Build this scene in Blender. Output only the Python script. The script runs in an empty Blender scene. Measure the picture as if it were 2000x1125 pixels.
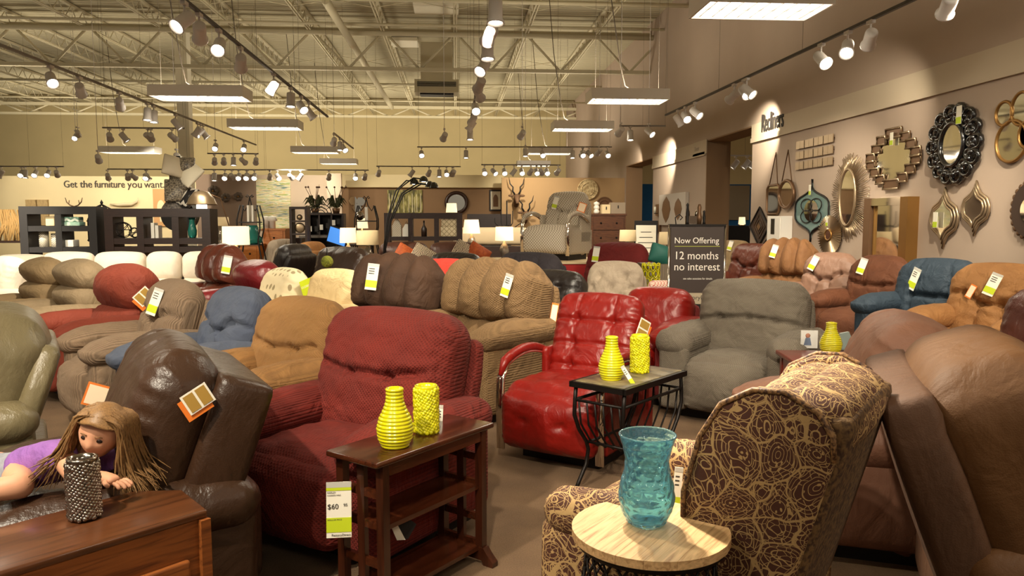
import bpy, math, random
import numpy as np
from mathutils import Vector, Matrix, Euler
random.seed(7); np.random.seed(7)
S = bpy.context.scene
C = S.collection
PI = math.pi
# ---------------------------------------------------------------- camera
F = 1500.0
PITCH = math.atan(132.5 / F); YAW = math.atan(110 / F * math.cos(PITCH))
CAM = Vector((0, 0, 1.45))
cd = bpy.data.cameras.new('camera'); cam = bpy.data.objects.new('camera', cd); C.objects.link(cam)
cd.sensor_width = 36; cd.lens = F / 2000 * 36; cd.clip_start = .05; cd.clip_end = 200
cam.location = CAM; cam.rotation_euler = (PI / 2 - PITCH, 0, -YAW)
S.camera = cam
ROT = Euler((PI / 2 - PITCH, 0, -YAW)).to_matrix()
# ---------------------------------------------------------------- world, exposure
S.view_settings.view_transform = 'Standard'; S.view_settings.look = 'None'
S.view_settings.gamma = 1; S.view_settings.use_curve_mapping = False
S.view_settings.exposure = 0.0
w = bpy.data.worlds.new('world'); S.world = w; w.use_nodes = True
w.node_tree.nodes['Background'].inputs[0].default_value = (1.0, .86, .66, 1)
w.node_tree.nodes['Background'].inputs[1].default_value = .28
WARM = (1.0, .89, .70)
def spot(loc, aim, power, ang=55, blend=.7, size=.05, col=WARM):
    l = bpy.data.lights.new('spot', 'SPOT'); l.energy = power; l.color = col
    l.spot_size = math.radians(ang); l.spot_blend = blend; l.shadow_soft_size = size
    o = bpy.data.objects.new('spot_beam', l); C.objects.link(o); o.location = loc
    o.rotation_euler = (Vector(aim) - Vector(loc)).to_track_quat('-Z', 'Y').to_euler(); return o
def area(loc, sx, sy, power, col=WARM, up=False):
    l = bpy.data.lights.new('tube_or_fill_light', 'AREA'); l.shape = 'RECTANGLE'; l.size = sx; l.size_y = sy; l.energy = power; l.color = col  # serves the fixture tubes and the added fill lights
    o = bpy.data.objects.new('tube_or_fill_light', l); C.objects.link(o); o.location = loc; o.rotation_euler = (PI, 0, 0) if up else (0, 0, 0); return o
# spots of the tracks above and beside the camera (outside the frame) and along the aisles: position, aim, power, cone
for a in [((.35, 3.9, 3.25), (.55, 2.15, .6), 330, 38), ((.1, 4.3, 3.25), (1.25, 2.2, .9), 620, 32), ((-.5, 2.9, 3.25), (.8, 2.5, .5), 90, 42),
          ((-1.6, 1.2, 3.25), (-.75, 3.1, .5), 300, 60), ((-2.6, 1.0, 3.25), (-2.2, 3.6, .9), 260, 60), ((-.2, .6, 3.25), (1.0, 4.4, .6), 300, 55),
          ((.4, 1.8, 3.25), (1.9, 5.6, .6), 330, 50), ((3.9, 1.6, 3.25), (3.0, 5.8, .6), 200, 55), ((2.2, 1.0, 3.25), (1.9, 3.1, .9), 95, 60), ((-1.9, .2, 3.25), (-.9, 2.3, .6), 110, 60),
          ((-2.4, 2.8, 3.25), (-1.9, 6.4, .8), 380, 60), ((-2.4, 5.8, 3.25), (-3.6, 8.0, .8), 340, 70), ((.3, 4.6, 3.25), (.3, 6.6, .8), 260, 55), ((.3, 7.2, 3.25), (-1.2, 8.6, .8), 320, 70),
          ((.3, 7.4, 3.25), (1.6, 10.9, 1.6), 420, 36), ((4.2, 6.0, 3.35), (4.6, 8.2, .8), 300, 65), ((4.2, 3.4, 3.35), (4.6, 6.4, .8), 260, 65), ((3.2, 8.6, 3.35), (5.0, 10.6, 1.0), 260, 70),
          ((4.2, 3.8, 3.35), (5.3, 7.6, 1.8), 90, 80), ((4.2, 7.6, 3.35), (5.3, 11, 1.6), 110, 80), ((4.65, 12.3, 3.3), (5.35, 12.9, 2.9), 170, 70), ((4.65, 18.2, 3.3), (5.35, 18.9, 2.9), 200, 70), ((4.6, 21.5, 3.2), (5.4, 22.5, 2.9), 50, 80),
          ((-8, 21.5, 3.1), (-8.5, 24.4, 1.9), 260, 90), ((-12, 21.5, 3.1), (-12, 24.4, 1.9), 260, 90), ((-4.5, 21.5, 3.1), (-4.7, 24.2, 1.7), 160, 80), ((1.9, 22, 3.1), (2.5, 24, 2.2), 170, 85), ((-2, 22.5, 3.1), (-1.5, 25, 1.8), 110, 90),
          ((-5, 8.0, 3.25), (-5, 11.0, .8), 500, 75), ((-7, 10., 3.25), (-8, 12.5, .9), 1000, 80), ((-2.4, 10.5, 3.25), (-2, 13, .8), 420, 75), ((1.2, 12, 3.25), (1.8, 15, .8), 420, 80)]:
    spot(a[0], a[1], a[2] * 1.55, a[3])
# ceiling fixtures outside the frame (behind, beside and above the camera)
for x, y in [(-3.2, .4), (.6, -1.8), (3.6, .6), (-7.5, 2.5), (-8, 7), (.8, 4.8), (-3.6, 5.0)]:
    area((x, y, 3.38), 1.2, .55, 42)
# added upward area lights, without fixtures of their own, that brighten the roof
for x, y in [(-16, 10), (-16, 17), (-12, 14), (-12, 22), (-15, 30), (-8, 32), (-1, 31), (-11, 7), (3, 26), (8.5, 20), (2, 2), (-5, 3)]:
    area((x, y, 3.6), 1.2, .5, 66, up=True)
area((9, 18, 4.2), 2, 3, 150)
for x in (-16, -10, -4, 2):  # unseen area lights added behind the partition to brighten the far wall
    o_ = area((x, 30.5, 3.2), 3.0, .6, 190); o_.rotation_euler = (math.radians(115), 0, 0)

def P(px, py, X=None, Y=None, Z=None):
    d = ROT @ Vector(((px - 1000) / F, -(py - 562.5) / F, -1.0))
    if X is not None: t = (X - CAM.x) / d.x
    elif Y is not None: t = (Y - CAM.y) / d.y
    else: t = (Z - CAM.z) / d.z
    return CAM + d * t
# ---------------------------------------------------------------- materials
def lin(c): return tuple(((v / 255) / 12.92 if v / 255 <= .04045 else ((v / 255 + .055) / 1.055) ** 2.4) for v in c)
MC = {}
def mat(name, col, rough=.6, metal=0, kind=None, sc=1., bump=.3, col2=None, vs=6., vmix=.5, emis=0, trans=0, sheen=0, coat=0, alpha=1, ior=1.45):
    if name in MC: return MC[name]
    m = bpy.data.materials.new(name); m.use_nodes = True; MC[name] = m
    nt = m.node_tree; b = nt.nodes['Principled BSDF']; N = nt.nodes.new; L = nt.links.new
    c = lin(col); b.inputs['Base Color'].default_value = (*c, 1); b.inputs['Roughness'].default_value = rough; b.inputs['Metallic'].default_value = metal
    b.inputs['IOR'].default_value = ior
    if emis: b.inputs['Emission Color'].default_value = (*c, 1); b.inputs['Emission Strength'].default_value = emis
    if trans: b.inputs['Transmission Weight'].default_value = trans
    if sheen: b.inputs['Sheen Weight'].default_value = sheen; b.inputs['Sheen Roughness'].default_value = .4; b.inputs['Sheen Tint'].default_value = (*[min(1, v * 1.6 + .1) for v in c], 1)
    if coat: b.inputs['Coat Weight'].default_value = coat; b.inputs['Coat Roughness'].default_value = .15
    if alpha < 1: b.inputs['Alpha'].default_value = alpha
    tc = N('ShaderNodeTexCoord'); O = tc.outputs['Object']
    def noise(scale, det=3, dist=0, vec=O, rough=.5):
        n = N('ShaderNodeTexNoise'); n.inputs['Scale'].default_value = scale; n.inputs['Detail'].default_value = det; n.inputs['Distortion'].default_value = dist; n.inputs['Roughness'].default_value = rough; L(vec, n.inputs['Vector']); return n
    def mapping(s):
        mp = N('ShaderNodeMapping'); mp.inputs['Scale'].default_value = s; L(O, mp.inputs['Vector']); return mp.outputs[0]
    def ramp(src, stops):
        r = N('ShaderNodeValToRGB'); e = r.color_ramp.elements
        while len(e) < len(stops): e.new(.5)
        for k, (p_, cc) in enumerate(stops): e[k].position = p_; e[k].color = (*cc, 1)
        L(src, r.inputs[0]); return r.outputs[0]
    def math_(op, a, b2=None):
        q = N('ShaderNodeMath'); q.operation = op
        for i, v in enumerate((a, b2)):
            if v is None: continue
            if hasattr(v, 'links'): L(v, q.inputs[i])
            else: q.inputs[i].default_value = v
        return q.outputs[0]
    def dobump(h, strength, dist=.01):
        q = N('ShaderNodeBump'); q.inputs['Strength'].default_value = strength; q.inputs['Distance'].default_value = dist; L(h, q.inputs['Height']); L(q.outputs[0], b.inputs['Normal'])
        if kind in ('fabric', 'cord', 'velvet', 'basket', 'leather'):   # soft folds of the upholstery under the weave
            f_ = noise(5.5, 3, 1.6, mapping((1, 1, .7)), .55); q2 = N('ShaderNodeBump'); q2.inputs['Strength'].default_value = .55 if kind != 'leather' else .2; q2.inputs['Distance'].default_value = .05; L(f_.outputs['Fac'], q2.inputs['Height']); L(q2.outputs[0], q.inputs['Normal'])
    c2 = lin(col2) if col2 else tuple(v * .55 for v in c)
    if kind in ('fabric', 'cord', 'velvet', 'basket'):
        n = noise(vs, 4, .3); cc = ramp(n.outputs['Fac'], [(.35, tuple(a * (1 - vmix) + q * vmix for a, q in zip(c, c2))), (.65, c)])
        if kind == 'velvet': h = noise(90 * sc, 2).outputs['Fac']
        elif kind == 'cord':
            wv = N('ShaderNodeTexWave'); wv.inputs['Scale'].default_value = 28 * sc; wv.inputs['Distortion'].default_value = .6; wv.bands_direction = 'X'; L(O, wv.inputs['Vector']); h = wv.outputs['Fac']
        elif kind == 'basket':
            wa = N('ShaderNodeTexWave'); wa.inputs['Scale'].default_value = 36 * sc; wa.bands_direction = 'DIAGONAL'; L(mapping((1, 0, -1)), wa.inputs['Vector'])
            wb = N('ShaderNodeTexWave'); wb.inputs['Scale'].default_value = 36 * sc; wb.bands_direction = 'DIAGONAL'; L(mapping((-1, 0, -1)), wb.inputs['Vector']); h = math_('MAXIMUM', wa.outputs['Fac'], wb.outputs['Fac'])
        else: h = noise(260 * sc, 2).outputs['Fac']
        if kind in ('cord', 'basket'):
            mx = N('ShaderNodeMix'); mx.data_type = 'RGBA'; mx.blend_type = 'MULTIPLY'; mx.inputs[0].default_value = .35; L(cc, mx.inputs[6]); L(h, mx.inputs[7]); cc = mx.outputs[2]
        L(cc, b.inputs['Base Color']); dobump(h, bump, .006)
    elif kind == 'leather':
        n = noise(vs, 4, .5); L(ramp(n.outputs['Fac'], [(.3, tuple(a * (1 - vmix) + q * vmix for a, q in zip(c, c2))), (.7, c)]), b.inputs['Base Color'])
        n1 = noise(9 * sc, 3, 1.2, mapping((1, 1, .45))); v = N('ShaderNodeTexVoronoi'); v.inputs['Scale'].default_value = 220; L(O, v.inputs['Vector'])
        dobump(math_('ADD', n1.outputs['Fac'], math_('MULTIPLY', v.outputs['Distance'], .06)), bump, .035)
    elif kind == 'wood':
        n = noise(vs, 5, 1.2, mapping((1 * sc, 14 * sc, 14 * sc))); cc = ramp(n.outputs['Fac'], [(.3, c2), (.5, c), (.7, tuple(min(1, v * 1.25) for v in c))]); L(cc, b.inputs['Base Color']); dobump(n.outputs['Fac'], bump * .3, .002)
    elif kind == 'woodz':
        n = noise(vs, 5, 1.2, mapping((14 * sc, 14 * sc, 1 * sc))); cc = ramp(n.outputs['Fac'], [(.3, c2), (.5, c), (.7, tuple(min(1, v * 1.25) for v in c))]); L(cc, b.inputs['Base Color'])
    elif kind == 'wall':
        n = noise(1.2, 3); L(ramp(n.outputs['Fac'], [(.3, tuple(v * .94 for v in c)), (.7, c)]), b.inputs['Base Color']); dobump(noise(60, 2).outputs['Fac'], .08, .004)
    elif kind == 'carpet':
        n = noise(3, 5); n2 = noise(160, 2); f = math_('ADD', math_('MULTIPLY', n.outputs['Fac'], .6), math_('MULTIPLY', n2.outputs['Fac'], .4))
        L(ramp(f, [(.3, c2), (.7, c)]), b.inputs['Base Color']); dobump(n2.outputs['Fac'], .5, .01)
    elif kind == 'slate':
        n = noise(7, 6, 1.); L(ramp(n.outputs['Fac'], [(.3, c2), (.5, c), (.7, lin((150, 135, 95)))]), b.inputs['Base Color']); dobump(n.outputs['Fac'], .4, .01)
    elif kind == 'deck':
        wv = N('ShaderNodeTexWave'); wv.inputs['Scale'].default_value = 1.6; wv.bands_direction = 'Y'; L(O, wv.inputs['Vector'])
        L(ramp(wv.outputs['Fac'], [(.2, tuple(v * .8 for v in c)), (.6, c)]), b.inputs['Base Color']); dobump(wv.outputs['Fac'], .6, .05)
    elif kind == 'paisley':
        nz = noise(6, 2); mp = N('ShaderNodeVectorMath'); mp.operation = 'SCALE'; mp.inputs['Scale'].default_value = .12; L(nz.outputs['Color'], mp.inputs[0])
        ad = N('ShaderNodeVectorMath'); L(mp.outputs[0], ad.inputs[0]); L(O, ad.inputs[1])
        v = N('ShaderNodeTexVoronoi'); v.inputs['Scale'].default_value = 8.5 * sc; v.inputs['Randomness'].default_value = .75; L(ad.outputs[0], v.inputs['Vector'])
        ve = N('ShaderNodeTexVoronoi'); ve.feature = 'DISTANCE_TO_EDGE'; ve.inputs['Scale'].default_value = 8.5 * sc; ve.inputs['Randomness'].default_value = .75; L(ad.outputs[0], ve.inputs['Vector'])
        v2 = N('ShaderNodeTexVoronoi'); v2.feature = 'DISTANCE_TO_EDGE'; v2.inputs['Scale'].default_value = 36 * sc; L(ad.outputs[0], v2.inputs['Vector'])
        v3 = N('ShaderNodeTexVoronoi'); v3.inputs['Scale'].default_value = 60 * sc; L(ad.outputs[0], v3.inputs['Vector'])
        rings = math_('SINE', math_('MULTIPLY', v.outputs['Distance'], 30))
        l1 = math_('LESS_THAN', math_('ABSOLUTE', rings), .24)
        l2 = math_('LESS_THAN', ve.outputs['Distance'], .028)
        l3 = math_('MULTIPLY', math_('LESS_THAN', v2.outputs['Distance'], .034), math_('GREATER_THAN', v.outputs['Distance'], .34))
        l4 = math_('MULTIPLY', math_('LESS_THAN', v3.outputs['Distance'], .3), math_('LESS_THAN', v.outputs['Distance'], .3))
        f = math_('MINIMUM', math_('ADD', math_('ADD', l1, l2), math_('ADD', l3, l4)), 1.)
        nn = noise(120, 2); mx = N('ShaderNodeMix'); mx.data_type = 'RGBA'; L(f, mx.inputs[0]); mx.inputs[6].default_value = (*c, 1); mx.inputs[7].default_value = (*c2, 1); L(mx.outputs[2], b.inputs['Base Color'])
        dobump(math_('ADD', f, nn.outputs['Fac']), .35, .004)
    elif kind == 'spots':
        v = N('ShaderNodeTexVoronoi'); v.inputs['Scale'].default_value = 14 * sc; v.inputs['Randomness'].default_value = .2; L(mapping((1, 1, .55)), v.inputs['Vector'])
        L(ramp(v.outputs['Distance'], [(.28, c2), (.34, c)]), b.inputs['Base Color'])
    elif kind == 'lattice':
        sx = N('ShaderNodeSeparateXYZ'); L(O, sx.inputs[0]); h_ = math_('ADD', sx.outputs[0], sx.outputs[1]); k_ = 70 * sc
        f1 = math_('ABSOLUTE', math_('SINE', math_('MULTIPLY', math_('ADD', h_, sx.outputs[2]), k_))); f2 = math_('ABSOLUTE', math_('SINE', math_('MULTIPLY', math_('SUBTRACT', h_, sx.outputs[2]), k_)))
        L(ramp(math_('MINIMUM', f1, f2), [(.2, c2), (.36, c)]), b.inputs['Base Color'])
    elif kind == 'chevron':
        sx = N('ShaderNodeSeparateXYZ'); L(O, sx.inputs[0]); t = math_('ABSOLUTE', math_('SUBTRACT', math_('FRACT', math_('MULTIPLY', sx.outputs[0], 7 * sc)), .5))
        z = math_('FRACT', math_('ADD', math_('MULTIPLY', sx.outputs[2], 11 * sc), t)); L(ramp(z, [(.48, c2), (.52, c)]), b.inputs['Base Color'])
    elif kind == 'zebra':
        wv = N('ShaderNodeTexWave'); wv.inputs['Scale'].default_value = 7 * sc; wv.inputs['Distortion'].default_value = 6; wv.inputs['Detail'].default_value = 1; L(O, wv.inputs['Vector']); L(ramp(wv.outputs['Fac'], [(.45, c2), (.55, c)]), b.inputs['Base Color'])
    elif kind == 'strata':
        n = noise(3.2, 5, .6, mapping((.6, 1, 9))); L(ramp(n.outputs['Fac'], [(.34, lin((70, 110, 110))), (.42, lin((215, 212, 190))), (.48, lin((225, 200, 130))), (.53, lin((232, 232, 215))), (.58, lin((150, 175, 95))), (.66, lin((205, 180, 120)))]), b.inputs['Base Color'])
    elif kind == 'forest':
        n = noise(9, 5, .4, mapping((1, 1, .35))); L(ramp(n.outputs['Fac'], [(.35, lin((60, 58, 30))), (.5, c), (.7, lin((200, 190, 120)))]), b.inputs['Base Color'])
    elif kind == 'mottle':
        n = noise(vs, 4, .5); L(ramp(n.outputs['Fac'], [(.4, c2), (.6, c)]), b.inputs['Base Color']); dobump(n.outputs['Fac'], bump, .01)
    return m
# ---------------------------------------------------------------- mesh building
def mesh_from(name, V, Fq, m, smooth=True):
    me = bpy.data.meshes.new(name)
    me.from_pydata([tuple(v) for v in V] if not isinstance(V, np.ndarray) else V.tolist(), [], Fq if isinstance(Fq, list) else Fq.tolist())
    if smooth: me.polygons.foreach_set('use_smooth', [True] * len(me.polygons))
    if m: me.materials.append(m)
    me.update(); return me
class MB:
    def __init__(s): s.v = []; s.f = []; s.sm = []
    def add(s, V, Fq, smooth=False):
        o = len(s.v); s.v.extend([tuple(v) for v in V]); s.f.extend([tuple(i + o for i in f) for f in Fq]); s.sm.extend([smooth] * len(Fq)); return s
    def box(s, cx, cy, cz, sx, sy, sz, rz=0, bev=0):
        hx, hy, hz = sx / 2, sy / 2, sz / 2; c, n = math.cos(rz), math.sin(rz)
        V = [(cx + x * c - y * n, cy + x * n + y * c, cz + z) for x in (-hx, hx) for y in (-hy, hy) for z in (-hz, hz)]
        return s.add(V, [(0, 1, 3, 2), (4, 6, 7, 5), (0, 4, 5, 1), (2, 3, 7, 6), (0, 2, 6, 4), (1, 5, 7, 3)])
    def prism(s, pts, z0, z1, axis='z'):
        n = len(pts)
        if axis == 'z': V = [(x, y, z0) for x, y in pts] + [(x, y, z1) for x, y in pts]
        elif axis == 'y': V = [(x, z0, y) for x, y in pts] + [(x, z1, y) for x, y in pts]
        else: V = [(z0, x, y) for x, y in pts] + [(z1, x, y) for x, y in pts]
        Fq = [tuple(range(n))[::-1], tuple(range(n, 2 * n))] + [(i, (i + 1) % n, n + (i + 1) % n, n + i) for i in range(n)]
        return s.add(V, Fq)
    def tube(s, pts, r, n=8, closed=False, cap=True):
        pts = [Vector(p) for p in pts]; k = len(pts); R = r if hasattr(r, '__len__') else [r] * k
        V = []; up = None
        for i, p in enumerate(pts):
            t = (pts[(i + 1) % k] - pts[i - 1]) if (closed or 0 < i < k - 1) else (pts[1] - pts[0] if i == 0 else pts[-1] - pts[-2])
            t = t.normalized() if t.length > 1e-9 else Vector((0, 0, 1))
            if up is None: up = Vector((0, 0, 1)) if abs(t.z) < .9 else Vector((1, 0, 0))
            a = t.cross(up)
            if a.length < 1e-4: a = t.cross(Vector((0, 1, .1)))
            a.normalize(); bb = a.cross(t).normalized(); up = bb
            V += [p + (a * math.cos(2 * PI * j / n) + bb * math.sin(2 * PI * j / n)) * R[i] for j in range(n)]
        Fq = []
        for i in range(k if closed else k - 1):
            q = (i + 1) % k
            Fq += [(i * n + j, i * n + (j + 1) % n, q * n + (j + 1) % n, q * n + j) for j in range(n)]
        s.add(V, Fq, True)
        if cap and not closed: o = len(s.v) - len(V); s.f += [tuple(o + j for j in range(n))[::-1], tuple(o + (k - 1) * n + j for j in range(n))]; s.sm += [False, False]
        return s
    def lathe(s, prof, n=32, c=(0, 0, 0), fn=None):
        V = []
        for r, z in prof:
            for j in range(n):
                a = 2 * PI * j / n; rr = r if fn is None else fn(r, z, a)
                V.append((c[0] + rr * math.cos(a), c[1] + rr * math.sin(a), c[2] + z))
        Fq = [(i * n + j, i * n + (j + 1) % n, (i + 1) * n + (j + 1) % n, (i + 1) * n + j) for i in range(len(prof) - 1) for j in range(n)]
        return s.add(V, Fq, True)
    def ball(s, c, r, n=10, m=7, sc=(1, 1, 1)):
        V = []; 
        for i in range(m + 1):
            t = PI * i / m
            for j in range(n): a = 2 * PI * j / n; V.append((c[0] + r * sc[0] * math.sin(t) * math.cos(a), c[1] + r * sc[1] * math.sin(t) * math.sin(a), c[2] - r * sc[2] * math.cos(t)))
        return s.add(V, [(i * n + j, i * n + (j + 1) % n, (i + 1) * n + (j + 1) % n, (i + 1) * n + j) for i in range(m) for j in range(n)], True)
    def mesh(s, name, m):
        me = bpy.data.meshes.new(name); me.from_pydata(s.v, [], s.f); me.polygons.foreach_set('use_smooth', s.sm)
        if m: me.materials.append(m)
        me.update(); return me
    def build(s, name, m, parent=None, loc=None, rot=None, label=None): return ob(name, s.mesh(name, m), parent, loc, rot, label)
def ob(name, me, parent=None, loc=None, rot=None, label=None):
    o = bpy.data.objects.new(name, me); C.objects.link(o)
    if parent is not None: o.parent = parent
    if loc is not None: o.location = loc
    if rot is not None: o.rotation_euler = rot
    if label: o['label'] = label
    return o
def thing(name, label, cat, loc=(0, 0, 0), rz=0, group=None, rot=None):
    o = bpy.data.objects.new(name, None); C.objects.link(o); o.empty_display_size = .1; o.location = loc; o.rotation_euler = rot or (0, 0, rz)
    o['label'] = label; o['category'] = cat
    if group: o['group'] = group
    return o
def tag(o, label, cat, group=None, kind=None):
    o['label'] = label; o['category'] = cat
    if group: o['group'] = group
    if kind: o['kind'] = kind
    return o
def struct(o): o['kind'] = 'structure'; return o
def copy_tree(o, parent=None):
    kids = [c for c in KIDS.get(o.name, [])] or list(o.children)
    c = o.copy(); C.objects.link(c)
    if parent is not None: c.parent = parent
    for k in kids: copy_tree(k, c)
    return c
KIDS = {}
def cush(sx, sy, sz, r, n=(14, 8, 14), crown=(0, 0, 0), fn=None, c=(0, 0, 0)):
    """a rounded box grid; fn(P) may bend it; returns V, F"""
    h = np.array([sx, sy, sz]) / 2; key = {}; V = []; Fq = []
    ax = [np.sin(np.linspace(-PI / 2, PI / 2, k + 1)) * .6 + np.linspace(-1, 1, k + 1) * .4 for k in n]
    idx = {}
    def vid(i, j, k):
        q = (i, j, k)
        if q not in idx: idx[q] = len(V); V.append((ax[0][i], ax[1][j], ax[2][k]))
        return idx[q]
    nx, ny, nz = n
    for k, flip in ((0, 1), (nz, 0)):
        for i in range(nx):
            for j in range(ny):
                q = [vid(i, j, k), vid(i + 1, j, k), vid(i + 1, j + 1, k), vid(i, j + 1, k)]; Fq.append(q[::-1] if flip else q)
    for j, flip in ((0, 0), (ny, 1)):
        for i in range(nx):
            for k in range(nz):
                q = [vid(i, j, k), vid(i + 1, j, k), vid(i + 1, j, k + 1), vid(i, j, k + 1)]; Fq.append(q[::-1] if flip else q)
    for i, flip in ((0, 1), (nx, 0)):
        for j in range(ny):
            for k in range(nz):
                q = [vid(i, j, k), vid(i, j + 1, k), vid(i, j + 1, k + 1), vid(i, j, k + 1)]; Fq.append(q[::-1] if flip else q)
    U = np.array(V); p = U * h
    r = min(r, *(h * .98)) if not hasattr(r, '__len__') else np.minimum(np.array(r), h * .98)
    core = np.clip(p, -(h - r), h - r); d = (p - core) / r; ln = np.linalg.norm(d, axis=1); ln[ln == 0] = 1
    p = core + d / ln[:, None] * r
    u = p / h; q = 1 - u ** 2
    add = np.stack([crown[0] * u[:, 0] * q[:, 1] * q[:, 2], crown[1] * u[:, 1] * q[:, 0] * q[:, 2], crown[2] * u[:, 2] * q[:, 0] * q[:, 1]], 1)
    p = p + add
    if fn is not None: p = fn(p, u)
    return p + np.array(c), Fq
def pillow(name, m, parent, dims, r, c=(0, 0, 0), n=(14, 8, 14), crown=(0, 0, 0), fn=None, rot=None, label=None):
    V, Fq = cush(*dims, r, n, crown, fn)
    if rot is not None:
        R = np.array(Euler(rot).to_matrix()); V = V @ R.T
    V = V + np.array(c)
    return ob(name, mesh_from(name, V, Fq, m), parent, label=label)
def text(name, body, size, loc, rot, m, ext=.004, parent=None, label=None, align='LEFT', sx=1.):
    cu = bpy.data.curves.new(name, 'FONT'); cu.body = body; cu.size = size; cu.extrude = ext; cu.align_x = align; cu.resolution_u = 3
    o = bpy.data.objects.new(name, cu); C.objects.link(o); dg = bpy.context.evaluated_depsgraph_get(); me = bpy.data.meshes.new_from_object(o.evaluated_get(dg)); bpy.data.objects.remove(o)
    me.materials.clear(); me.materials.append(m); me.name = name
    t = ob(name, me, parent, loc, rot, label); t.scale = (sx, 1, 1); return t
# ================================================================= structure
XW = 5.3; YB = 24.0; ZD = 6.75
m_wallr = mat('paint_taupe', (172, 152, 134), .85, kind='wall'); m_band = mat('paint_cream_band', (188, 172, 148), .85, kind='wall')
m_cream = mat('paint_cream', (226, 208, 164), .85, kind='wall'); m_brown = mat('paint_brown', (142, 112, 82), .85, kind='wall'); m_pink = mat('paint_pinkish', (205, 185, 162), .85, kind='wall')
m_tp = mat('paint_greytaupe', (128, 108, 92), .85, kind='wall'); m_up = mat('paint_upper', (196, 178, 132), .9, kind='wall'); m_blue = mat('paint_blue', (30, 95, 150), .8, kind='wall')
m_deck = mat('steel_deck', (180, 170, 140), .85, kind='deck'); m_joist = mat('joist_paint', (196, 186, 156), .7); m_white = mat('white_enamel', (232, 226, 216), .45); m_dark = mat('dark_iron', (28, 24, 22), .5, .3)
m_carpet = mat('carpet', (124, 98, 72), .95, kind='carpet', col2=(86, 66, 48))
struct(MB().box(-8, 17, -.05, 42, 46, .1).build('floor', m_carpet))
struct(MB().box(-8, 17, ZD + .05, 42, 46, .1).build('ceiling', m_deck))
wr = MB(); T = .52; HO = 3.13
def wseg(b, y0, y1, z0, z1): b.box(XW + T / 2, (y0 + y1) / 2, (z0 + z1) / 2, T, y1 - y0, z1 - z0)
YA1, YB0, YB1, YC0 = 13.55, 16.1, 20.5, 23.8
wseg(wr, -4, YA1, 0, ZD); wseg(wr, YB0, YB1, 0, HO); wseg(wr, YC0, 37, 0, HO); wseg(wr, YA1, 37, HO, ZD)
wall_right = struct(wr.build('wall_right', m_wallr))
rv = MB(); rv.box(XW + T / 2, YB0 - .012, HO / 2, T - .01, .024, HO); rv.box(XW + T / 2, YC0 - .012, HO / 2, T - .01, .024, HO); rv.box(XW + T / 2, (YA1 + YB0) / 2, HO - .012, T - .01, YB0 - YA1, .024); rv.box(XW + T / 2, (YC0 + YB1) / 2, HO - .012, T - .01, YC0 - YB1, .024)
rv.build('reveal', m_brown, wall_right)
for k, (y0, y1) in enumerate([(-4, YA1), (YB0, YB1)]):
    b = MB(); b.box(XW - .02, (y0 + y1) / 2, 2.86, .04, y1 - y0, .08); b.box(XW - .012, (y0 + y1) / 2, 3.02, .024, y1 - y0, .24); struct(b.build('trim_%d' % (k + 1), m_band))
    struct(MB().box(XW - .01, (y0 + y1) / 2, .06, .02, y1 - y0, .12).build('baseboard_right', m_band))
struct(MB().box(-10, 37.1, ZD / 2, 31, .2, ZD).build('wall_far', m_up))
# back partition, in painted stretches: px range, depth, top z, material
def panel(name, p0, p1, Y, z1, m, z0=0, th=.15):
    a = P(p0, 430, Y=Y).x; b = P(p1, 430, Y=Y).x
    return struct(MB().box((a + b) / 2, Y + th / 2, (z0 + z1) / 2, b - a, th, z1 - z0).build(name, m))
wb = panel('wall_back', 980, 1224, YB, 2.77, mat('paint_khaki', (170, 138, 98), .85, kind='wall'))
panel('wall_back_center', 664, 984, 25.2, 2.50, m_brown); panel('wall_back_center_band', 664, 984, 25.0, 2.9, m_cream, z0=2.5)
panel('wall_back_pier', 640, 668, 23.6, 2.85, m_pink); panel('wall_back_pale', 497, 642, 24.2, 2.83, m_pink); panel('wall_back_taupe', 385, 500, 24.0, 2.83, m_tp)
wl = panel('wall_back_left', -260, 388, 24.4, 2.78, m_cream)
struct(MB().box(9.5, 26.5, 1.35, 7.3, .1, 2.7).build('wall_side_room', m_blue)); struct(MB().box(9.5, 26.5, 4.2, 7.3, .1, 3.0).build('wall_side_room_upper', m_cream))
struct(MB().box(13.2, 17, ZD/2, .2, 20, ZD).build('wall_side_room_right', m_cream))
# column
cx = P(360, 200, Y=22.5).x
struct(MB().box(cx, 22.5, ZD / 2, .32, .32, ZD).build('column', mat('column_paint', (238, 232, 212), .7)))
# roof joists
def joist_mesh():
    b = MB(); y0, y1 = 12.0, 36.9
    for dx in (-.035, .035): b.box(dx, (y0 + y1) / 2, 6.36, .03, y1 - y0, .035)
    b.box(0, (y0 + y1) / 2, 6.70, .1, y1 - y0, .05)
    n = int((y1 - y0) / .6); 
    for k in range(n): 
        y = y0 + k * .6; b.tube([(0, y, 6.36), (0, y + .3, 6.68)], .012, 5, cap=False); b.tube([(0, y + .3, 6.68), (0, y + .6, 6.36)], .012, 5, cap=False)
    return b.mesh('roof_joist', m_joist)
jm = joist_mesh()
for k in range(-14, 3):
    struct(ob('roof_joist', jm, None, (.02 + 1.88 * k, 0, 0)))
def girder(Y, zt, zb, name='roof_girder'):
    b = MB(); b.box(-9.85, Y, zt, 30.3, .16, .11); b.box(-9.85, Y, zb, 30.3, .14, .09)
    for k in range(-13, 3):
        x = .02 + 1.88 * k; b.tube([(x, Y, zt), (x + .94, Y, zb)], .035, 6); b.tube([(x + .94, Y, zb), (x + 1.88, Y, zt)], .035, 6)
    return struct(b.build(name, m_joist))
girder(21.0, 6.42, 5.44); girder(34.0, 6.3, 5.9, 'roof_girder')
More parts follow.
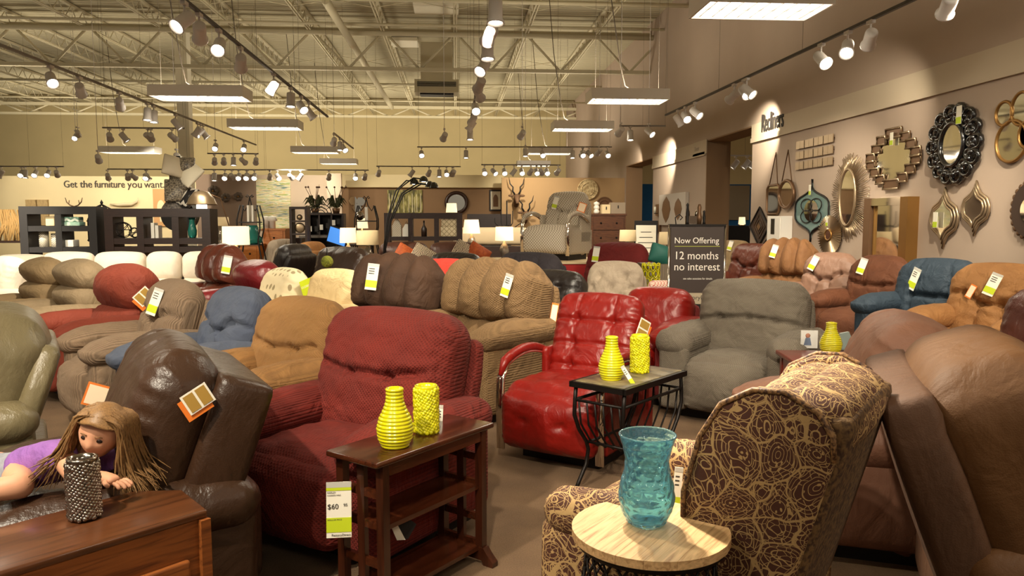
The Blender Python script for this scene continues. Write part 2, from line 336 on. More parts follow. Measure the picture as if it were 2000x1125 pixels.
for Y, z, r in [(19.6, 6.25, .035), (17.6, 6.3, .05), (28, 6.25, .04), (31.5, 6.2, .03), (20.7, 6.3, .07)]:
    struct(MB().tube([(-25, Y, z), (XW, Y, z)], r, 8).build('sprinkler_pipe', m_joist))
struct(MB().tube([P(635, 0, Z=6.0), P(765, 210, Z=6.0)], .09, 10).build('ceiling_duct', m_joist))
# cross bridging between joists
b = MB()
for Y in (18.5, 25.5, 30.5):
    for k in range(-13, 2):
        x = .02 + 1.88 * k; b.tube([(x, Y, 6.36), (x + 1.88, Y, 6.7)], .01, 4, cap=False); b.tube([(x, Y, 6.7), (x + 1.88, Y, 6.36)], .01, 4, cap=False)
struct(b.build('joist_bridging', m_joist))
# ceiling air diffuser
p = P(853, 168, Y=22.3)
t = thing('air_diffuser', 'boxy ceiling air diffuser with dark louvres hanging under the roof girder', 'air vent', (p.x, 22.3, p.z))
MB().box(0, .3, .0, 1.25, .7, .36).build('housing', m_joist, t)
b = MB()
for k in range(4): b.box(0, -.06, .1 - k * .035, 1.1, .02, .018)
b.build('louvre', m_dark, t); MB().box(0, .3, -.2, .95, .45, .05).build('lower_grille', m_dark, t); MB().box(0, .3, .7, .9, .6, 1.05).build('duct_neck', m_joist, t)
for px, py in [(852, 22), (790, 88)]:
    p = P(px, py, Z=6.6); struct(MB().box(p.x, p.y, 6.68, 1.1 if px > 800 else .8, .9, .1).build('ceiling_skylight', mat('pale_panel', (235, 228, 205), .5)))
# lettering on the walls
m_let = mat('letter_grey', (70, 62, 54), .6)
p0, p1 = P(124, 366, Y=24.38), P(321, 366, Y=24.38); lt = thing('wall_lettering', 'grey lettering Get the furniture you want on the cream back wall', 'lettering', (p0.x, 24.385, p0.z))
ws_ = ['Get', 'the', 'furniture', 'you', 'want.']; us = [0, 4.1, 7.7, 16.0, 20.2]; k_ = (p1.x - p0.x) / 25.3
for w__, u_ in zip(ws_, us): t_ = text('word', w__, .30, (u_ * k_, 0, 0), (PI / 2, 0, 0), m_let, .012, lt, sx=1.0); wd = {'Get': 3.3, 'the': 3.0, 'furniture': 7.6, 'you': 3.6, 'want.': 5.1}[w__] * k_; t_.scale = (wd / t_.dimensions.x, 1, 1)
p0 = P(1487, 259, X=XW - .03); t_ = text('wall_lettering', 'Recliners', .44, (XW - .03, p0.y, p0.z), (PI / 2, 0, -PI / 2), mat('letter_black', (40, 36, 34), .5), .012, sx=1.0)
p1 = P(1529, 250, X=XW - .03); t_.scale = (abs(p1.y - p0.y) / max(.01, t_.dimensions.x), 1, 1)
tag(t_, 'black lettering Recliners on the right wall above the mirrors', 'lettering')
# ================================================================= hanging fluorescent fixtures
m_lens = mat('fixture_lens', (255, 246, 226), .4, emis=4.5); m_shell = mat('fixture_shell', (240, 236, 230), .5); m_cordd = mat('cord_grey', (96, 86, 74), .6)
def troffer(px, pyb, wpx, label, cords=True, rzt=0):
    z = 3.36; q = P(px, pyb, Z=z); L_ = max(1.0, wpx * q.y / F * 1.0)
    t = thing('hanging_troffer', label, 'ceiling light', (q.x, q.y + .28, z), 0, 'white box lights hung over the sales floor')
    b = MB(); b.box(0, -.29, .08, L_, .02, .17); b.box(0, .29, .08, L_, .02, .17); b.box(-L_ / 2, 0, .08, .02, .58, .17); b.box(L_ / 2, 0, .08, .02, .58, .17); b.box(0, 0, .155, L_, .58, .02); b.build('housing', m_shell, t)
    MB().box(0, 0, .03, L_ - .1, .5, .015).build('lens', m_lens, t)
    b = MB()
    for k in range(9): b.box(-L_ / 2 + .08 + k * (L_ - .16) / 8, 0, .012, .008, .5, .02)
    b.box(0, 0, .012, L_ - .1, .008, .02); b.build('louvre', m_white, t)
    if cords:
        for x in (-L_ / 2 + .1, L_ / 2 - .1): MB().tube([(x, 0, .16), (x, 0, 3.385)], .0025, 4).build('hanging_wire', m_cordd, t)
        s = random.uniform(-.3, .3); MB().tube([(s, 0, .17), (s - .12, 0, .25), (s - .2, .02, .6), (s - .35, .05, 1.6), (s - .5, .1, 3.385)], .009, 5).build('power_cord', m_cordd, t)
    area((q.x, q.y + .28, z - .02), L_ - .1, .5, 48); area((q.x, q.y + .28, z + .2), L_ - .1, .5, 58, up=True)  # the upward one is added above the closed housing to brighten the roof
for a in [(382, 187, 172, 'white box light hanging left, nearest of the left pair above the grouped spotlights'), (513, 248, 130, 'white box light hanging in front of the column and right of the nearest left one'),
          (1232, 193, 152, 'white box light hanging on the right beside the right wall track'), (1141, 251, 116, 'white box light hanging just beyond the nearest right one'),
          (1508, 5, 250, 'white box light cut off by the top edge near the right wall'), (247, 297, 100, 'small box light hanging far left above the wall lettering'), (613, 297, 86, 'small box light hanging far back left of the centre track'),
          (1075, 299, 84, 'small box light hanging far back right of the centre track'), (660, 319, 68, 'smallest box light hanging far back above the striped painting'), (1043, 323, 64, 'farthest box light hanging above the antelope heads')]:
    troffer(*a)
# ================================================================= track lighting
m_can = mat('spot_can_white', (205, 198, 192), .45); m_bulb = mat('lit_bulb', (255, 244, 222), .4, emis=22); m_off = mat('bulb_face', (250, 240, 220), .4, emis=2.5)
m_trk = mat('track_grey', (120, 112, 104), .5); m_trkd = mat('track_dark', (60, 52, 48), .5)
AIM = {'L': (.1, -1, -.75), 'M': (-.5, -.8, -.8), 'N': (.6, -.8, -.8), 'D': (0, -.15, -1), 'l': (-.6, .1, -.8), 'r': (.6, .1, -.8), 'A': (-.3, 1, -.5), 'B': (.35, 1, -.5), 'U': (.15, .9, .35)}
can_m = MB().lathe([(.0, .1), (.05, .1), (.066, .092), (.07, .07), (.07, -.1), (.088, -.13), (.088, -.15), (.078, -.15), (.06, -.1), (.0, -.1)], 20).mesh('can', m_can)
bulb_m = MB().lathe([(0, -.142), (.045, -.138), (.072, -.125), (.072, -.12)], 16).mesh('bulb', m_bulb)
off_m = MB().lathe([(0, -.142), (.045, -.138), (.072, -.125), (.072, -.12)], 16).mesh('bulb', m_off)
stem_m = MB().tube([(0, 0, .0), (0, 0, -.1)], .012, 6).box(0, 0, 0, .05, .12, .04).mesh('stem', m_can)
ORD = ['first', 'second', 'third', 'fourth', 'fifth', 'sixth', 'seventh', 'eighth', 'ninth', 'tenth', 'eleventh', 'twelfth', 'thirteenth', 'fourteenth', 'fifteenth', 'sixteenth', 'seventeenth', 'eighteenth', 'nineteenth', 'twentieth']
RAILS = []
def snap(v):
    best = None
    for a, c in RAILS:
        a, c = Vector(a), Vector(c); d = c - a; u = min(1, max(0, (v - a).dot(d) / d.length_squared)); q = a + d * u
        if best is None or (q - v).length < best[0]: best = ((q - v).length, q)
    return best
def heads(where, order, lst, group, Z=3.2, Y=None, lamp=None):
    out = []
    for i, (px, py, k) in enumerate(lst):
        q = P(px, py, Y=Y) if Y else P(px, py, Z=Z)
        lit = k in 'LMN'
        best = snap(Vector((q.x, q.y, q.z + .17))); mount = best[1] + Vector((0, 0, -.028)) if best[0] < .45 else Vector((q.x, q.y, q.z + .17))
        t = thing('track_spotlight', '%s spotlight %s %s' % ('glowing' if lit else 'white can', ORD[i] + ' ' + order, where), 'spotlight', mount, 0, group)
        if best[0] >= .45: MB().tube([(0, 0, 0), (0, 0, (6.74 - mount.z) / .86)], .006, 5).build('drop_rod', m_can, t)
        ob('stem', stem_m, t, (0, 0, 0))
        a = Vector(AIM[k]).normalized(); rq = a.to_track_quat('-Z', 'Y').to_euler()
        c = ob('can', can_m, t, (0, 0, -.17), rq)
        ob('bulb', bulb_m if lit or k == 'D' else off_m, c, label='glowing bulb face' if lit else None)
        t.scale = (.86, .86, .86); out.append(q)
    return out
def track(name, label, pts, m=m_trk, wires=True):
    RAILS.extend(zip(pts[:-1], pts[1:])); t = thing('light_track', label, 'track', pts[0], 0, None); o = Vector(pts[0])
    d = [Vector(p) - o for p in pts]
    b = MB()
    for a, c in zip(d[:-1], d[1:]):
        L_ = (c - a).length; ang = math.atan2(c.y - a.y, c.x - a.x); m_ = (a + c) / 2; b.box(m_.x, m_.y, m_.z, L_, .035, .03, ang)
    b.build('rail', m, t)
    if wires:
        n = max(2, int((d[-1] - d[0]).length / 2.4))
        for k in range(n + 1):
            p = d[0].lerp(d[-1], (k + .02) / (n + .04)); MB().tube([p, Vector((p.x, p.y, 6.74 - pts[0][2]))], .0022, 4).build('hanging_wire', m_cordd, t)
def PZ(px, py, Z=3.4): return tuple(P(px, py, Z=Z))
track('r', 'dark ceiling track running along the right wall above the mirrors', [PZ(1880, -46), PZ(1300, 225)], m_trkd)
heads('on the right wall track', 'from the camera end', [(1874, 15, 'B'), (1674, 78, 'B'), (1642, 97, 'M'), (1601, 119, 'L'), (1470, 180, 'N'), (1449, 182, 'L'), (1427, 190, 'A'), (1354, 222, 'N'), (1337, 230, 'L'), (1318, 236, 'r')], 'spotlights on the right wall track')
track('l', 'dark ceiling track slanting over the left side from the top edge', [PZ(350, -8), PZ(640, 228)], m_trkd)
heads('on the slanting upper left track', 'from the camera end', [(362, 45, 'M'), (392, 66, 'A'), (430, 94, 'L'), (476, 125, 'A'), (541, 172, 'l'), (566, 196, 'D'), (592, 211, 'N'), (604, 222, 'r')], 'spotlights on the slanting upper left track')
track('ll', 'pale ceiling track on the far left running down to the pillow tree', [PZ(-40, 72), PZ(500, 283)], m_trk)
heads('on the far left track', 'from the left', [(124, 158, 'N'), (187, 178, 'A'), (262, 205, 'A'), (288, 228, 'D'), (310, 224, 'D'), (318, 243, 'r'), (366, 258, 'l'), (389, 260, 'M'), (403, 262, 'r'), (421, 288, 'L'), (492, 290, 'L')], 'spotlights on the far left track')
track('c', 'white centre ceiling track running away from the camera', [(.36, 3.2, 3.4), (.3, 18, 3.4)], m_trkd)
heads('on the centre track', 'from the camera end', [(979, 24, 'D'), (975, 72, 'A'), (962, 98, 'D'), (949, 134, 'M'), (952, 168, 'A'), (946, 186, 'B'), (928, 214, 'L'), (925, 236, 'A'), (916, 247, 'l'), (913, 264, 'D')], 'spotlights on the centre track')
track('m', 'short ceiling track left of the small centre box light', [PZ(652, 260), PZ(690, 290)])
heads('on the short track left of the centre aisle', 'from the left', [(656, 277, 'A'), (668, 286, 'D'), (681, 291, 'N')], 'spotlights on the short centre left track')
track('s', 'ceiling track crossing beside the right opening', [PZ(1210, 246), PZ(1300, 246)])
heads('on the cross track beside the right wall', 'from the left', [(1212, 258, 'A'), (1231, 265, 'D'), (1267, 259, 'N')], 'spotlights on the cross track by the right wall')
track('f1', 'long ceiling track crossing far back over the centre', [PZ(815, 287), PZ(1195, 287)])
heads('on the far crossing track', 'from the left', [(825, 303, 'L'), (868, 268, 'A'), (909, 300, 'D'), (1020, 264, 'A'), (1026, 298, 'D'), (1060, 300, 'L'), (1117, 303, 'D'), (1136, 303, 'L'), (1150, 302, 'N'), (1170, 298, 'A'), (1190, 299, 'L')], 'spotlights on the far crossing track', Z=3.2)
track('f2', 'ceiling track crossing above the wall lettering', [tuple(P(210, 331, Y=21)), tuple(P(520, 331, Y=21))])
heads('on the track above the wall lettering', 'from the left', [(208, 338, 'A'), (249, 340, 'A'), (259, 341, 'B'), (285, 328, 'L'), (286, 341, 'r'), (418, 326, 'D'), (439, 331, 'L'), (453, 338, 'B'), (466, 329, 'L'), (481, 331, 'L'), (483, 338, 'A'), (497, 340, 'L')], 'spotlights above the wall lettering', Y=21)
track('f3', 'ceiling track on the far left above the twig sculptures', [tuple(P(-10, 325, Y=21)), tuple(P(125, 325, Y=21))])
heads('on the leftmost far track', 'from the left', [(3, 343, 'l'), (43, 344, 'L'), (49, 334, 'D'), (69, 333, 'L'), (94, 332, 'L'), (111, 341, 'A'), (148, 268, 'L'), (152, 262, 'A')], 'spotlights on the leftmost far track', Y=21)
track('f4', 'ceiling track over the middle of the left aisle', [tuple(P(200, 250, Y=17)), tuple(P(360, 250, Y=17))])
heads('on the track over the left aisle', 'from the left', [(214, 266, 'A'), (241, 270, 'r'), (295, 268, 'A'), (290, 288, 'B'), (336, 268, 'B'), (192, 311, 'A'), (345, 308, 'A')], 'spotlights over the left aisle', Y=17)
track('f5', 'ceiling track behind the column at its right', [tuple(P(405, 300, Y=20)), tuple(P(505, 300, Y=20))])
heads('on the track right of the column', 'from the left', [(419, 312, 'A'), (437, 311, 'A'), (456, 311, 'D'), (474, 312, 'B'), (500, 315, 'A')], 'spotlights right of the column', Y=20)
track('f6', 'ceiling track above the striped painting', [tuple(P(518, 332, Y=22)), tuple(P(720, 332, Y=22))])
heads('above the striped painting', 'from the left', [(527, 339, 'A'), (542, 339, 'N'), (567, 339, 'B'), (587, 339, 'l'), (642, 313, 'A'), (694, 331, 'L'), (713, 340, 'A')], 'spotlights above the striped painting', Y=22)
track('f7', 'farthest ceiling track above the brown wall with the round mirror', [tuple(P(735, 325, Y=22)), tuple(P(900, 325, Y=22))])
heads('above the brown wall', 'from the left', [(740, 340, 'A'), (805, 332, 'l'), (838, 327, 'A'), (858, 334, 'D'), (872, 341, 'L'), (886, 334, 'A'), (883, 312, 'A')], 'spotlights above the brown wall', Y=22)
track('f8', 'ceiling track above the antelope heads', [tuple(P(940, 322, Y=21)), tuple(P(1095, 322, Y=21))])
heads('above the antelope heads', 'from the left', [(946, 331, 'L'), (964, 320, 'N'), (985, 331, 'L'), (1004, 332, 'l'), (1019, 338, 'L'), (1037, 338, 'A'), (1048, 331, 'L'), (1048, 315, 'L'), (1057, 338, 'B'), (1068, 331, 'L'), (1090, 330, 'A'), (1136, 314, 'A')], 'spotlights above the antelope heads', Y=21)
# ================================================================= recliners
def sstep(a, b, x): t = np.clip((x - a) / (b - a), 0, 1); return t * t * (3 - 2 * t)
def segdist(x, z, s):
    x1, z1, x2, z2 = s[:4]; dx, dz = x2 - x1, z2 - z1; L2 = dx * dx + dz * dz + 1e-9
    t = np.clip(((x - x1) * dx + (z - z1) * dz) / L2, 0, 1); return np.hypot(x - x1 - t * dx, z - z1 - t * dz), t
def back_fn(creases=(), tufts=(), lobes=None, wr=.003, seed=0, topround=.12, bend=0):
    """u=(x,y,z) in -1..1; front is -y"""
    rs = np.random.RandomState(abs(seed)); ph = rs.rand(8) * 6.28
    def fn(p, u):
        p = p.copy(); fr = sstep(-.1, -.7, u[:, 1]); x, z = u[:, 0], u[:, 2]; dy = np.zeros(len(p))
        for cdef in creases:
            d, t = segdist(x, z, cdef); dep, wd = cdef[4] * 1.5, cdef[5] * .85
            dy += dep * np.exp(-(d / wd) ** 2)
            dy += .16 * dep * np.exp(-(d / (wd * 2.6)) ** 2) * np.sin(x * 21 + z * 9 + ph[0]) * np.sin(x * 11 - z * 17 + ph[1])
        for (tx, tz, dep, wd) in tufts:
            d = np.hypot(x - tx, (z - tz)); dy += dep * np.exp(-(d / wd) ** 2)
            an = np.arctan2(z - tz, x - tx); dy += .25 * dep * np.exp(-(d / (wd * 2.2)) ** 2) * np.cos(an * 6 + ph[2])
        if lobes:
            n, A, z0 = lobes; sh = x * (1 + .25 * (1 - z)) ; s = np.abs(np.sin(PI * n * (np.clip(x, -1, 1) + 1) / 2)) ** .45
            act = sstep(z0 - .12, z0 + .1, z); dy -= act * A * (s - .4) * 1.0
            p[:, 2] += .8 * A * (s - .5) * sstep(.55, .95, z)
            dy += A * .9 * np.exp(-((z - z0 + .05 * np.cos(PI * n * x / 2)) / .06) ** 2)
            fr = np.maximum(fr, sstep(.5, .9, z) * .8)
        dy += wr * (np.sin(x * 9 + z * 5 + ph[3]) * np.sin(z * 13 - x * 4 + ph[4]) + .6 * np.sin(x * 23 + ph[5]) * np.sin(z * 19 + ph[6]))
        edge = sstep(.6, 1, np.abs(x)); dy += .005 * edge * np.sin(z * 34 + ph[7] + 3 * np.abs(x))
        p[:, 1] += fr * dy
        p[:, 0] *= 1 - topround * sstep(.45, 1.0, z) ** 1.5
        if bend: p[:, 1] -= bend * sstep(.1, 1, z)
        return p
    return fn
def seat_fn(wr=.004, seed=1, tufts=(), roll=.0):
    rs = np.random.RandomState(abs(seed)); ph = rs.rand(6) * 6.28
    def fn(p, u):
        p = p.copy(); x, y, z = u[:, 0], u[:, 1], u[:, 2]; tp = sstep(.1, .8, z)
        dz = wr * np.sin(x * 8 + y * 5 + ph[0]) * np.sin(y * 9 + ph[1]) * 1.5
        for (tx, ty, dep, wd) in tufts: dz -= dep * np.exp(-(np.hypot(x - tx, y - ty) / wd) ** 2)
        p[:, 2] += tp * dz - roll * sstep(.5, 1, -y) * tp
        return p
    return fn
CH = []
STY = {
 'crease': dict(creases=[(-.75, .12, -.3, .02, .035, .07), (-.3, .02, .3, .02, .035, .07), (.3, .02, .75, .12, .035, .07)], tufts=[(-.5, -.55, .012, .25), (.5, -.55, .012, .25)]),
 'arc': dict(creases=[(-1, -.02, -.5, .06, .03, .06), (-.5, .06, 0, .09, .035, .06), (0, .09, .5, .05, .03, .06), (.5, .05, 1, -.05, .03, .06)]),
 'y': dict(creases=[(-.55, .25, -.2, .0, .04, .08), (-.2, .0, .2, .0, .04, .08), (.2, .0, .55, .25, .04, .08), (-.2, 0, -.3, -.7, .03, .07), (.2, 0, .3, -.7, .03, .07), (-.55, .25, -.95, .2, .03, .07), (.55, .25, .95, .2, .03, .07)]),
 'vseam': dict(creases=[(-.42, -1, -.42, 1, .02, .05), (.42, -1, .42, 1, .02, .05), (-.42, -.05, .42, -.05, .04, .08)]),
 'wide': dict(creases=[(-.45, .35, -.45, 1, .018, .035), (.1, .2, .16, 1, .008, .03)]),
 'tuft3': dict(creases=[(-.42, -1, -.42, 1, .012, .035), (.42, -1, .42, 1, .012, .035), (-1, .45, 1, .45, .008, .03), (-1, -.05, 1, -.05, .008, .03), (-1, -.5, 1, -.5, .008, .03)], tufts=[(sx * .42, z, .03, .1) for sx in (-1, 1) for z in (.45, -.05, -.5)]),
 'button': dict(tufts=[(x, z, .04, .09) for z, xs in ((.6, (-.45, .45)), (.3, (-.7, 0, .7)), (0, (-.4, .4)), (-.35, (-.7, 0, .7))) for x in xs]),
 'plain': dict(), }
def recliner(label, m, px=None, py=None, d=None, th=0, W=.92, Dp=.95, style='crease', tilt=14, bt=.24, aw=.19, loc=None, H=1.03, arm='pad', m2=None, group='recliners on the sales floor', det=1, seat_h=.47, shell=True, armh=.6, name='recliner', hinge=.14, bw=None, seatm=None, tr=.1, wr=.003, parts=True, cat='recliner', bend=0, zbase=0, seed=None, lobes=5, shell_t=.10, tuftseat=False, crown=.05):
    th = math.radians(th); T_ = math.radians(tilt); m2 = m2 or m; seatm = seatm or m
    if px is not None:
        q = P(px, py, Y=d); H = q.z - zbase
    bh = .40; L_ = (H - bh) / math.cos(T_); yt = hinge + L_ * math.sin(T_)
    if px is not None: loc = (q.x + math.sin(th) * yt, q.y - math.cos(th) * yt, zbase)
    t = thing(name, label, cat, loc, th, group); seed = seed if seed is not None else len(CH); CH.append((label, loc, th, H)); 
    bw = bw or W - .16; sw = W - 2 * aw + .02; k = det
    n = lambda a, b_, c_: (max(4, int(a * k)), max(3, int(b_ * k)), max(4, int(c_ * k)))
    # base and body
    MB().box(0, .02, .045, W - .2, Dp - .34, .09).build('base', m_dark, t)
    pillow('body', m2, t, (sw, Dp - .2, .34), .05, (0, .04, .25), n(6, 6, 6))
    so = bw * .5
    # back: tilt about the hinge
    R = (-T_, 0, 0)
    def bk(name_, w_, th_, z0, z1, y_off=0, fn=None, nn=(26, 8, 26), r=.09, cr=(0, crown, .03), mm=m, lab=None):
        V, Fq = cush(w_, th_, z1 - z0, min(r, th_ / 2 - .005), n(*nn), cr, fn); V[:, 2] += (z0 + z1) / 2; V[:, 1] += y_off
        c, s = math.cos(T_), math.sin(T_); y, z = V[:, 1].copy(), V[:, 2].copy()
        V[:, 1] = y * c + z * s + hinge; V[:, 2] = -y * s + z * c + bh
        return ob(name_, mesh_from(name_, V, Fq, mm), t, label=lab)
    lo = -.05
    if shell: bk('back_shell', bw + .03, shell_t, -.32, L_ - (.08 if shell_t < .15 else .03), bt / 2 - .03 + shell_t / 2, back_fn(topround=tr * (1 if shell_t < .15 else .3), wr=0), (8, 3, 10), .05 if shell_t < .15 else .03, (0, .02, 0), m2)
    if style == 'two':
        h1 = L_ * .47; bk('lumbar_pillow', bw, bt * .9, lo, h1 + .02, -.0, back_fn(creases=[(-.9, -.2, -.3, -.35, .012, .1), (.3, -.35, .9, -.2, .012, .1)], seed=seed, topround=.03, wr=wr), (22, 8, 16), .11, (0, .08, .02))
        bk('head_pillow', bw, bt * 1.1, h1 - .01, L_, -.02, back_fn(seed=seed + 5, topround=tr, wr=wr), (22, 8, 16), .13, (0, .09, .04))
    elif style == 'three':
        h1, h2 = L_ * .3, L_ * .62
        bk('lumbar_pillow', bw, bt * .85, lo, h1 + .02, -.0, back_fn(seed=seed, topround=.0, wr=wr), (22, 8, 12), .1, (0, .07, .02)); bk('middle_pillow', bw, bt, h1 - .01, h2 + .02, -.01, back_fn(seed=seed + 3, topround=.0, wr=wr), (22, 8, 12), .11, (0, .08, .02))
        bk('head_pillow', bw, bt * 1.12, h2 - .01, L_, -.03, back_fn(seed=seed + 5, topround=tr, wr=wr), (22, 8, 12), .12, (0, .09, .04))
    elif style == 'channel':
        h1 = L_ * .42
        bk('lumbar_pillow', bw, bt * .9, lo, h1 + .03, .0, back_fn(creases=[(-.45, -1, -.4, 1, .02, .06), (.45, -1, .4, 1, .02, .06)], seed=seed, topround=.0, wr=wr), (26, 8, 14), .1, (0, .07, .02))
        bk('head_pillow', bw + .03, bt * 1.15, h1 - .04, L_, -.03, back_fn(lobes=(lobes, .12, -.9), seed=seed, topround=tr, wr=wr, bend=.0), (64, 10, 22), .12, (0, .07, .04))
    else:
        bk('backrest', bw, bt, lo, L_, 0, back_fn(seed=seed, topround=tr, wr=wr, bend=bend, **STY[style]), (40, 8, 44), .11, (0, crown, .03))
    # seat, footrest
    sfn = seat_fn(seed=seed, tufts=[(-.4, -.3, .025, .2), (.4, -.3, .025, .2)] if tuftseat else ())
    pillow('seat', seatm, t, (sw + .01, .62, .2), .085, (0, -Dp / 2 + .34, seat_h - .1), n(20, 18, 8), (.0, .02, .035), sfn)
    ff = back_fn(seed=seed + 9, topround=0, wr=wr, tufts=[(-.4, .1, .03, .13), (.4, .1, .03, .13)] if tuftseat else [], creases=[(-.4, -1, -.4, .1, .01, .04), (.4, -1, .4, .1, .01, .04)] if tuftseat else [])
    pillow('footrest', seatm, t, (sw, .15, .34), .065, (0, -Dp / 2 + .06, .27), n(20, 6, 16), (0, .05, .01), ff)
    # arms
    for sx in (-1, 1):
        xc = sx * (W / 2 - aw / 2)
        if arm in ('pad', 'roll', 'track'):
            a = pillow('arm', m2, t, (aw - (.04 if arm == 'pad' else .0), Dp - .16, armh - .12), .045, (xc, -.03, (armh - .12) / 2 + .07), n(6, 10, 8), (.01, .0, 0))
            if arm == 'pad': pillow('arm_pad', m, a, (aw + .04, Dp - .12, .17), .08, (xc, -.05, armh - .04), n(10, 22, 8), (.01, .02, .03), seat_fn(seed=seed + sx, wr=.003, roll=.035))
            elif arm == 'roll':
                pillow('arm_pad', m, a, (aw + .07, Dp - .18, .2), .098, (xc + sx * .015, -.04, armh - .05), n(12, 22, 10), (.0, .02, .02), seat_fn(seed=seed + sx, wr=.004))
            else: pillow('arm_pad', m, a, (aw + .01, Dp - .14, .1), .045, (xc, -.03, armh - .03), n(8, 16, 6), (.0, .0, .01))
        elif arm == 'thin':
            b = MB(); ys, ye = -Dp / 2 + .04, .22; N_ = 12
            path = [(xc, ys, .07), (xc, ys - .01, .35), (xc, ys, .5)] + [(xc, ys + (ye - ys) * q_ / N_, .5 + .13 * math.sin(PI * min(1, q_ / N_ * .85 + .12)) ** .8) for q_ in range(1, N_ + 1)]
            fr = MB()
            for side in (-1, 1):
                V = []; 
                for (x_, y_, z_) in path: V += [(x_ + side * .022, y_, z_)]
            prof = []
            for i, (x_, y_, z_) in enumerate(path):
                nx_ = path[min(i + 1, len(path) - 1)]; pv = path[max(i - 1, 0)]; ty, tz = nx_[1] - pv[1], nx_[2] - pv[2]; l_ = math.hypot(ty, tz) or 1
                prof.append((y_, z_, -tz / l_, ty / l_))
            V = []; Fq = []
            for (y_, z_, ny, nz) in prof:
                for (dx, o_) in ((-.025, 0), (.025, 0), (.025, .012), (-.025, .012)): V.append((xc + dx, y_ - ny * o_, z_ - nz * o_))
            for i in range(len(prof) - 1):
                for j in range(4): Fq.append((i * 4 + j, i * 4 + (j + 1) % 4, i * 4 + 4 + (j + 1) % 4, i * 4 + 4 + j))
            Fq += [(0, 3, 2, 1), tuple(len(V) - 4 + j for j in range(4))]
            fr.add(V, Fq, True); a = fr.build('arm', mat('chrome', (235, 225, 215), .08, 1), t, label='chrome strap arm frame')
            fr = MB(); fr.tube([(xc, y_ , z_ + .018) for (_, y_, z_) in path[2:]], [.012] + [.03] * (len(path) - 4) + [.02], 12); fr.build('arm_pad', m, a)
            pillow('side_panel', m2, t, (.05, Dp - .22, .34), .02, (sx * (W / 2 - aw - .01), .06, .25), n(3, 8, 6))
            pillow('side_wing', m2, t, (.05, .34, .42), .02, (sx * (W / 2 - aw - .01), .2, .42), n(3, 8, 6))
    return t
# colours of upholstery
m_redmf = mat('red_microfibre', (112, 29, 17), .85, kind='basket', bump=.5, col2=(80, 18, 11), vs=4, sheen=.04)
m_redlt = mat('red_leather', (128, 20, 13), .34, kind='leather', bump=.18, col2=(98, 13, 9))
m_grey = mat('grey_cord_fabric', (108, 98, 84), .85, kind='basket', bump=.4, sc=1.2, vs=4, sheen=.12, col2=(88, 78, 66), vmix=.6)
m_tanch = mat('tan_chenille', (122, 94, 60), .85, kind='basket', bump=.5, col2=(104, 78, 50), vs=4, sheen=.12)
m_brch = mat('brown_chenille', (72, 47, 29), .8, kind='velvet', bump=.5, col2=(46, 28, 17), vs=5, sheen=.12)
m_camel = mat('camel_fabric', (142, 102, 56), .85, kind='basket', bump=.4, sc=1.6, col2=(128, 90, 50), sheen=.12)
m_bluef = mat('slate_blue_fabric', (76, 82, 96), .9, kind='fabric', col2=(58, 66, 86), vmix=.6, sheen=.12)
m_taupe = mat('taupe_cord', (142, 118, 94), .85, kind='cord', bump=.6, col2=(118, 96, 76), sheen=.12)
m_rust = mat('rust_velvet', (112, 42, 22), .8, kind='velvet', col2=(104, 34, 18), sheen=.12)
m_olive = mat('olive_taupe_velvet', (140, 120, 92), .8, kind='velvet', col2=(108, 92, 68), sheen=.12)
m_olive2 = mat('khaki_velvet', (146, 122, 88), .8, kind='velvet', col2=(114, 94, 64), sheen=.12)
m_ollt = mat('olive_leather', (122, 110, 82), .33, kind='leather', bump=.3, col2=(92, 84, 60), vs=3)
m_brlt = mat('dark_brown_leather', (60, 38, 24), .36, kind='leather', bump=.22, col2=(44, 30, 20), vs=3)
m_brlt2 = mat('chestnut_leather', (92, 44, 30), .3, kind='leather', bump=.4, col2=(62, 26, 18))
m_burg = mat('burgundy_leather', (108, 30, 34), .28, kind='leather', bump=.2, col2=(80, 18, 22))
m_black = mat('black_leather', (34, 28, 26), .3, kind='leather', bump=.3, col2=(22, 18, 16))
m_esp = mat('espresso_leather', (58, 42, 34), .28, kind='leather', bump=.3, col2=(38, 28, 22))
m_cream_f = mat('cream_fabric', (222, 196, 146), .8, kind='fabric', col2=(200, 172, 124), vmix=.5)
m_spot = mat('spotted_fabric', (212, 196, 160), .8, kind='spots', col2=(146, 130, 98))
m_offw = mat('offwhite_fabric', (214, 202, 184), .75, kind='leather', bump=.15, col2=(196, 184, 166), vmix=.5)
m_navy = mat('charcoal_velvet', (58, 52, 56), .85, kind='velvet', col2=(44, 40, 46), sheen=.12)
m_dred = mat('dark_red_fabric', (104, 22, 20), .85, kind='velvet', col2=(84, 14, 14), sheen=.12)
m_bred = mat('bright_red_fabric', (176, 48, 34), .85, kind='velvet', col2=(146, 34, 24), sheen=.12)
m_gtuft = mat('pale_grey_suede', (160, 144, 124), .8, kind='velvet', bump=.3, col2=(136, 120, 102), vmix=.6, sheen=.12)
m_pat = mat('grey_white_weave', (196, 184, 164), .8, kind='lattice', sc=1.1, col2=(112, 96, 80))
m_petrol = mat('petrol_blue_velvet', (34, 48, 60), .75, kind='velvet', bump=.5, col2=(24, 38, 50), sheen=.12)
m_tanv = mat('golden_tan_velvet', (152, 106, 60), .78, kind='velvet', bump=.5, col2=(120, 80, 42), sheen=.12)
m_choc = mat('chocolate_velvet', (98, 56, 32), .78, kind='velvet', bump=.4, col2=(72, 38, 20), sheen=.12)
m_mauve = mat('mauve_suede_leather', (134, 102, 84), .5, kind='leather', bump=.3, col2=(112, 82, 66))
m_suede = mat('mauve_brown_suede', (128, 88, 68), .6, kind='leather', bump=.35, col2=(92, 60, 44), vs=3)
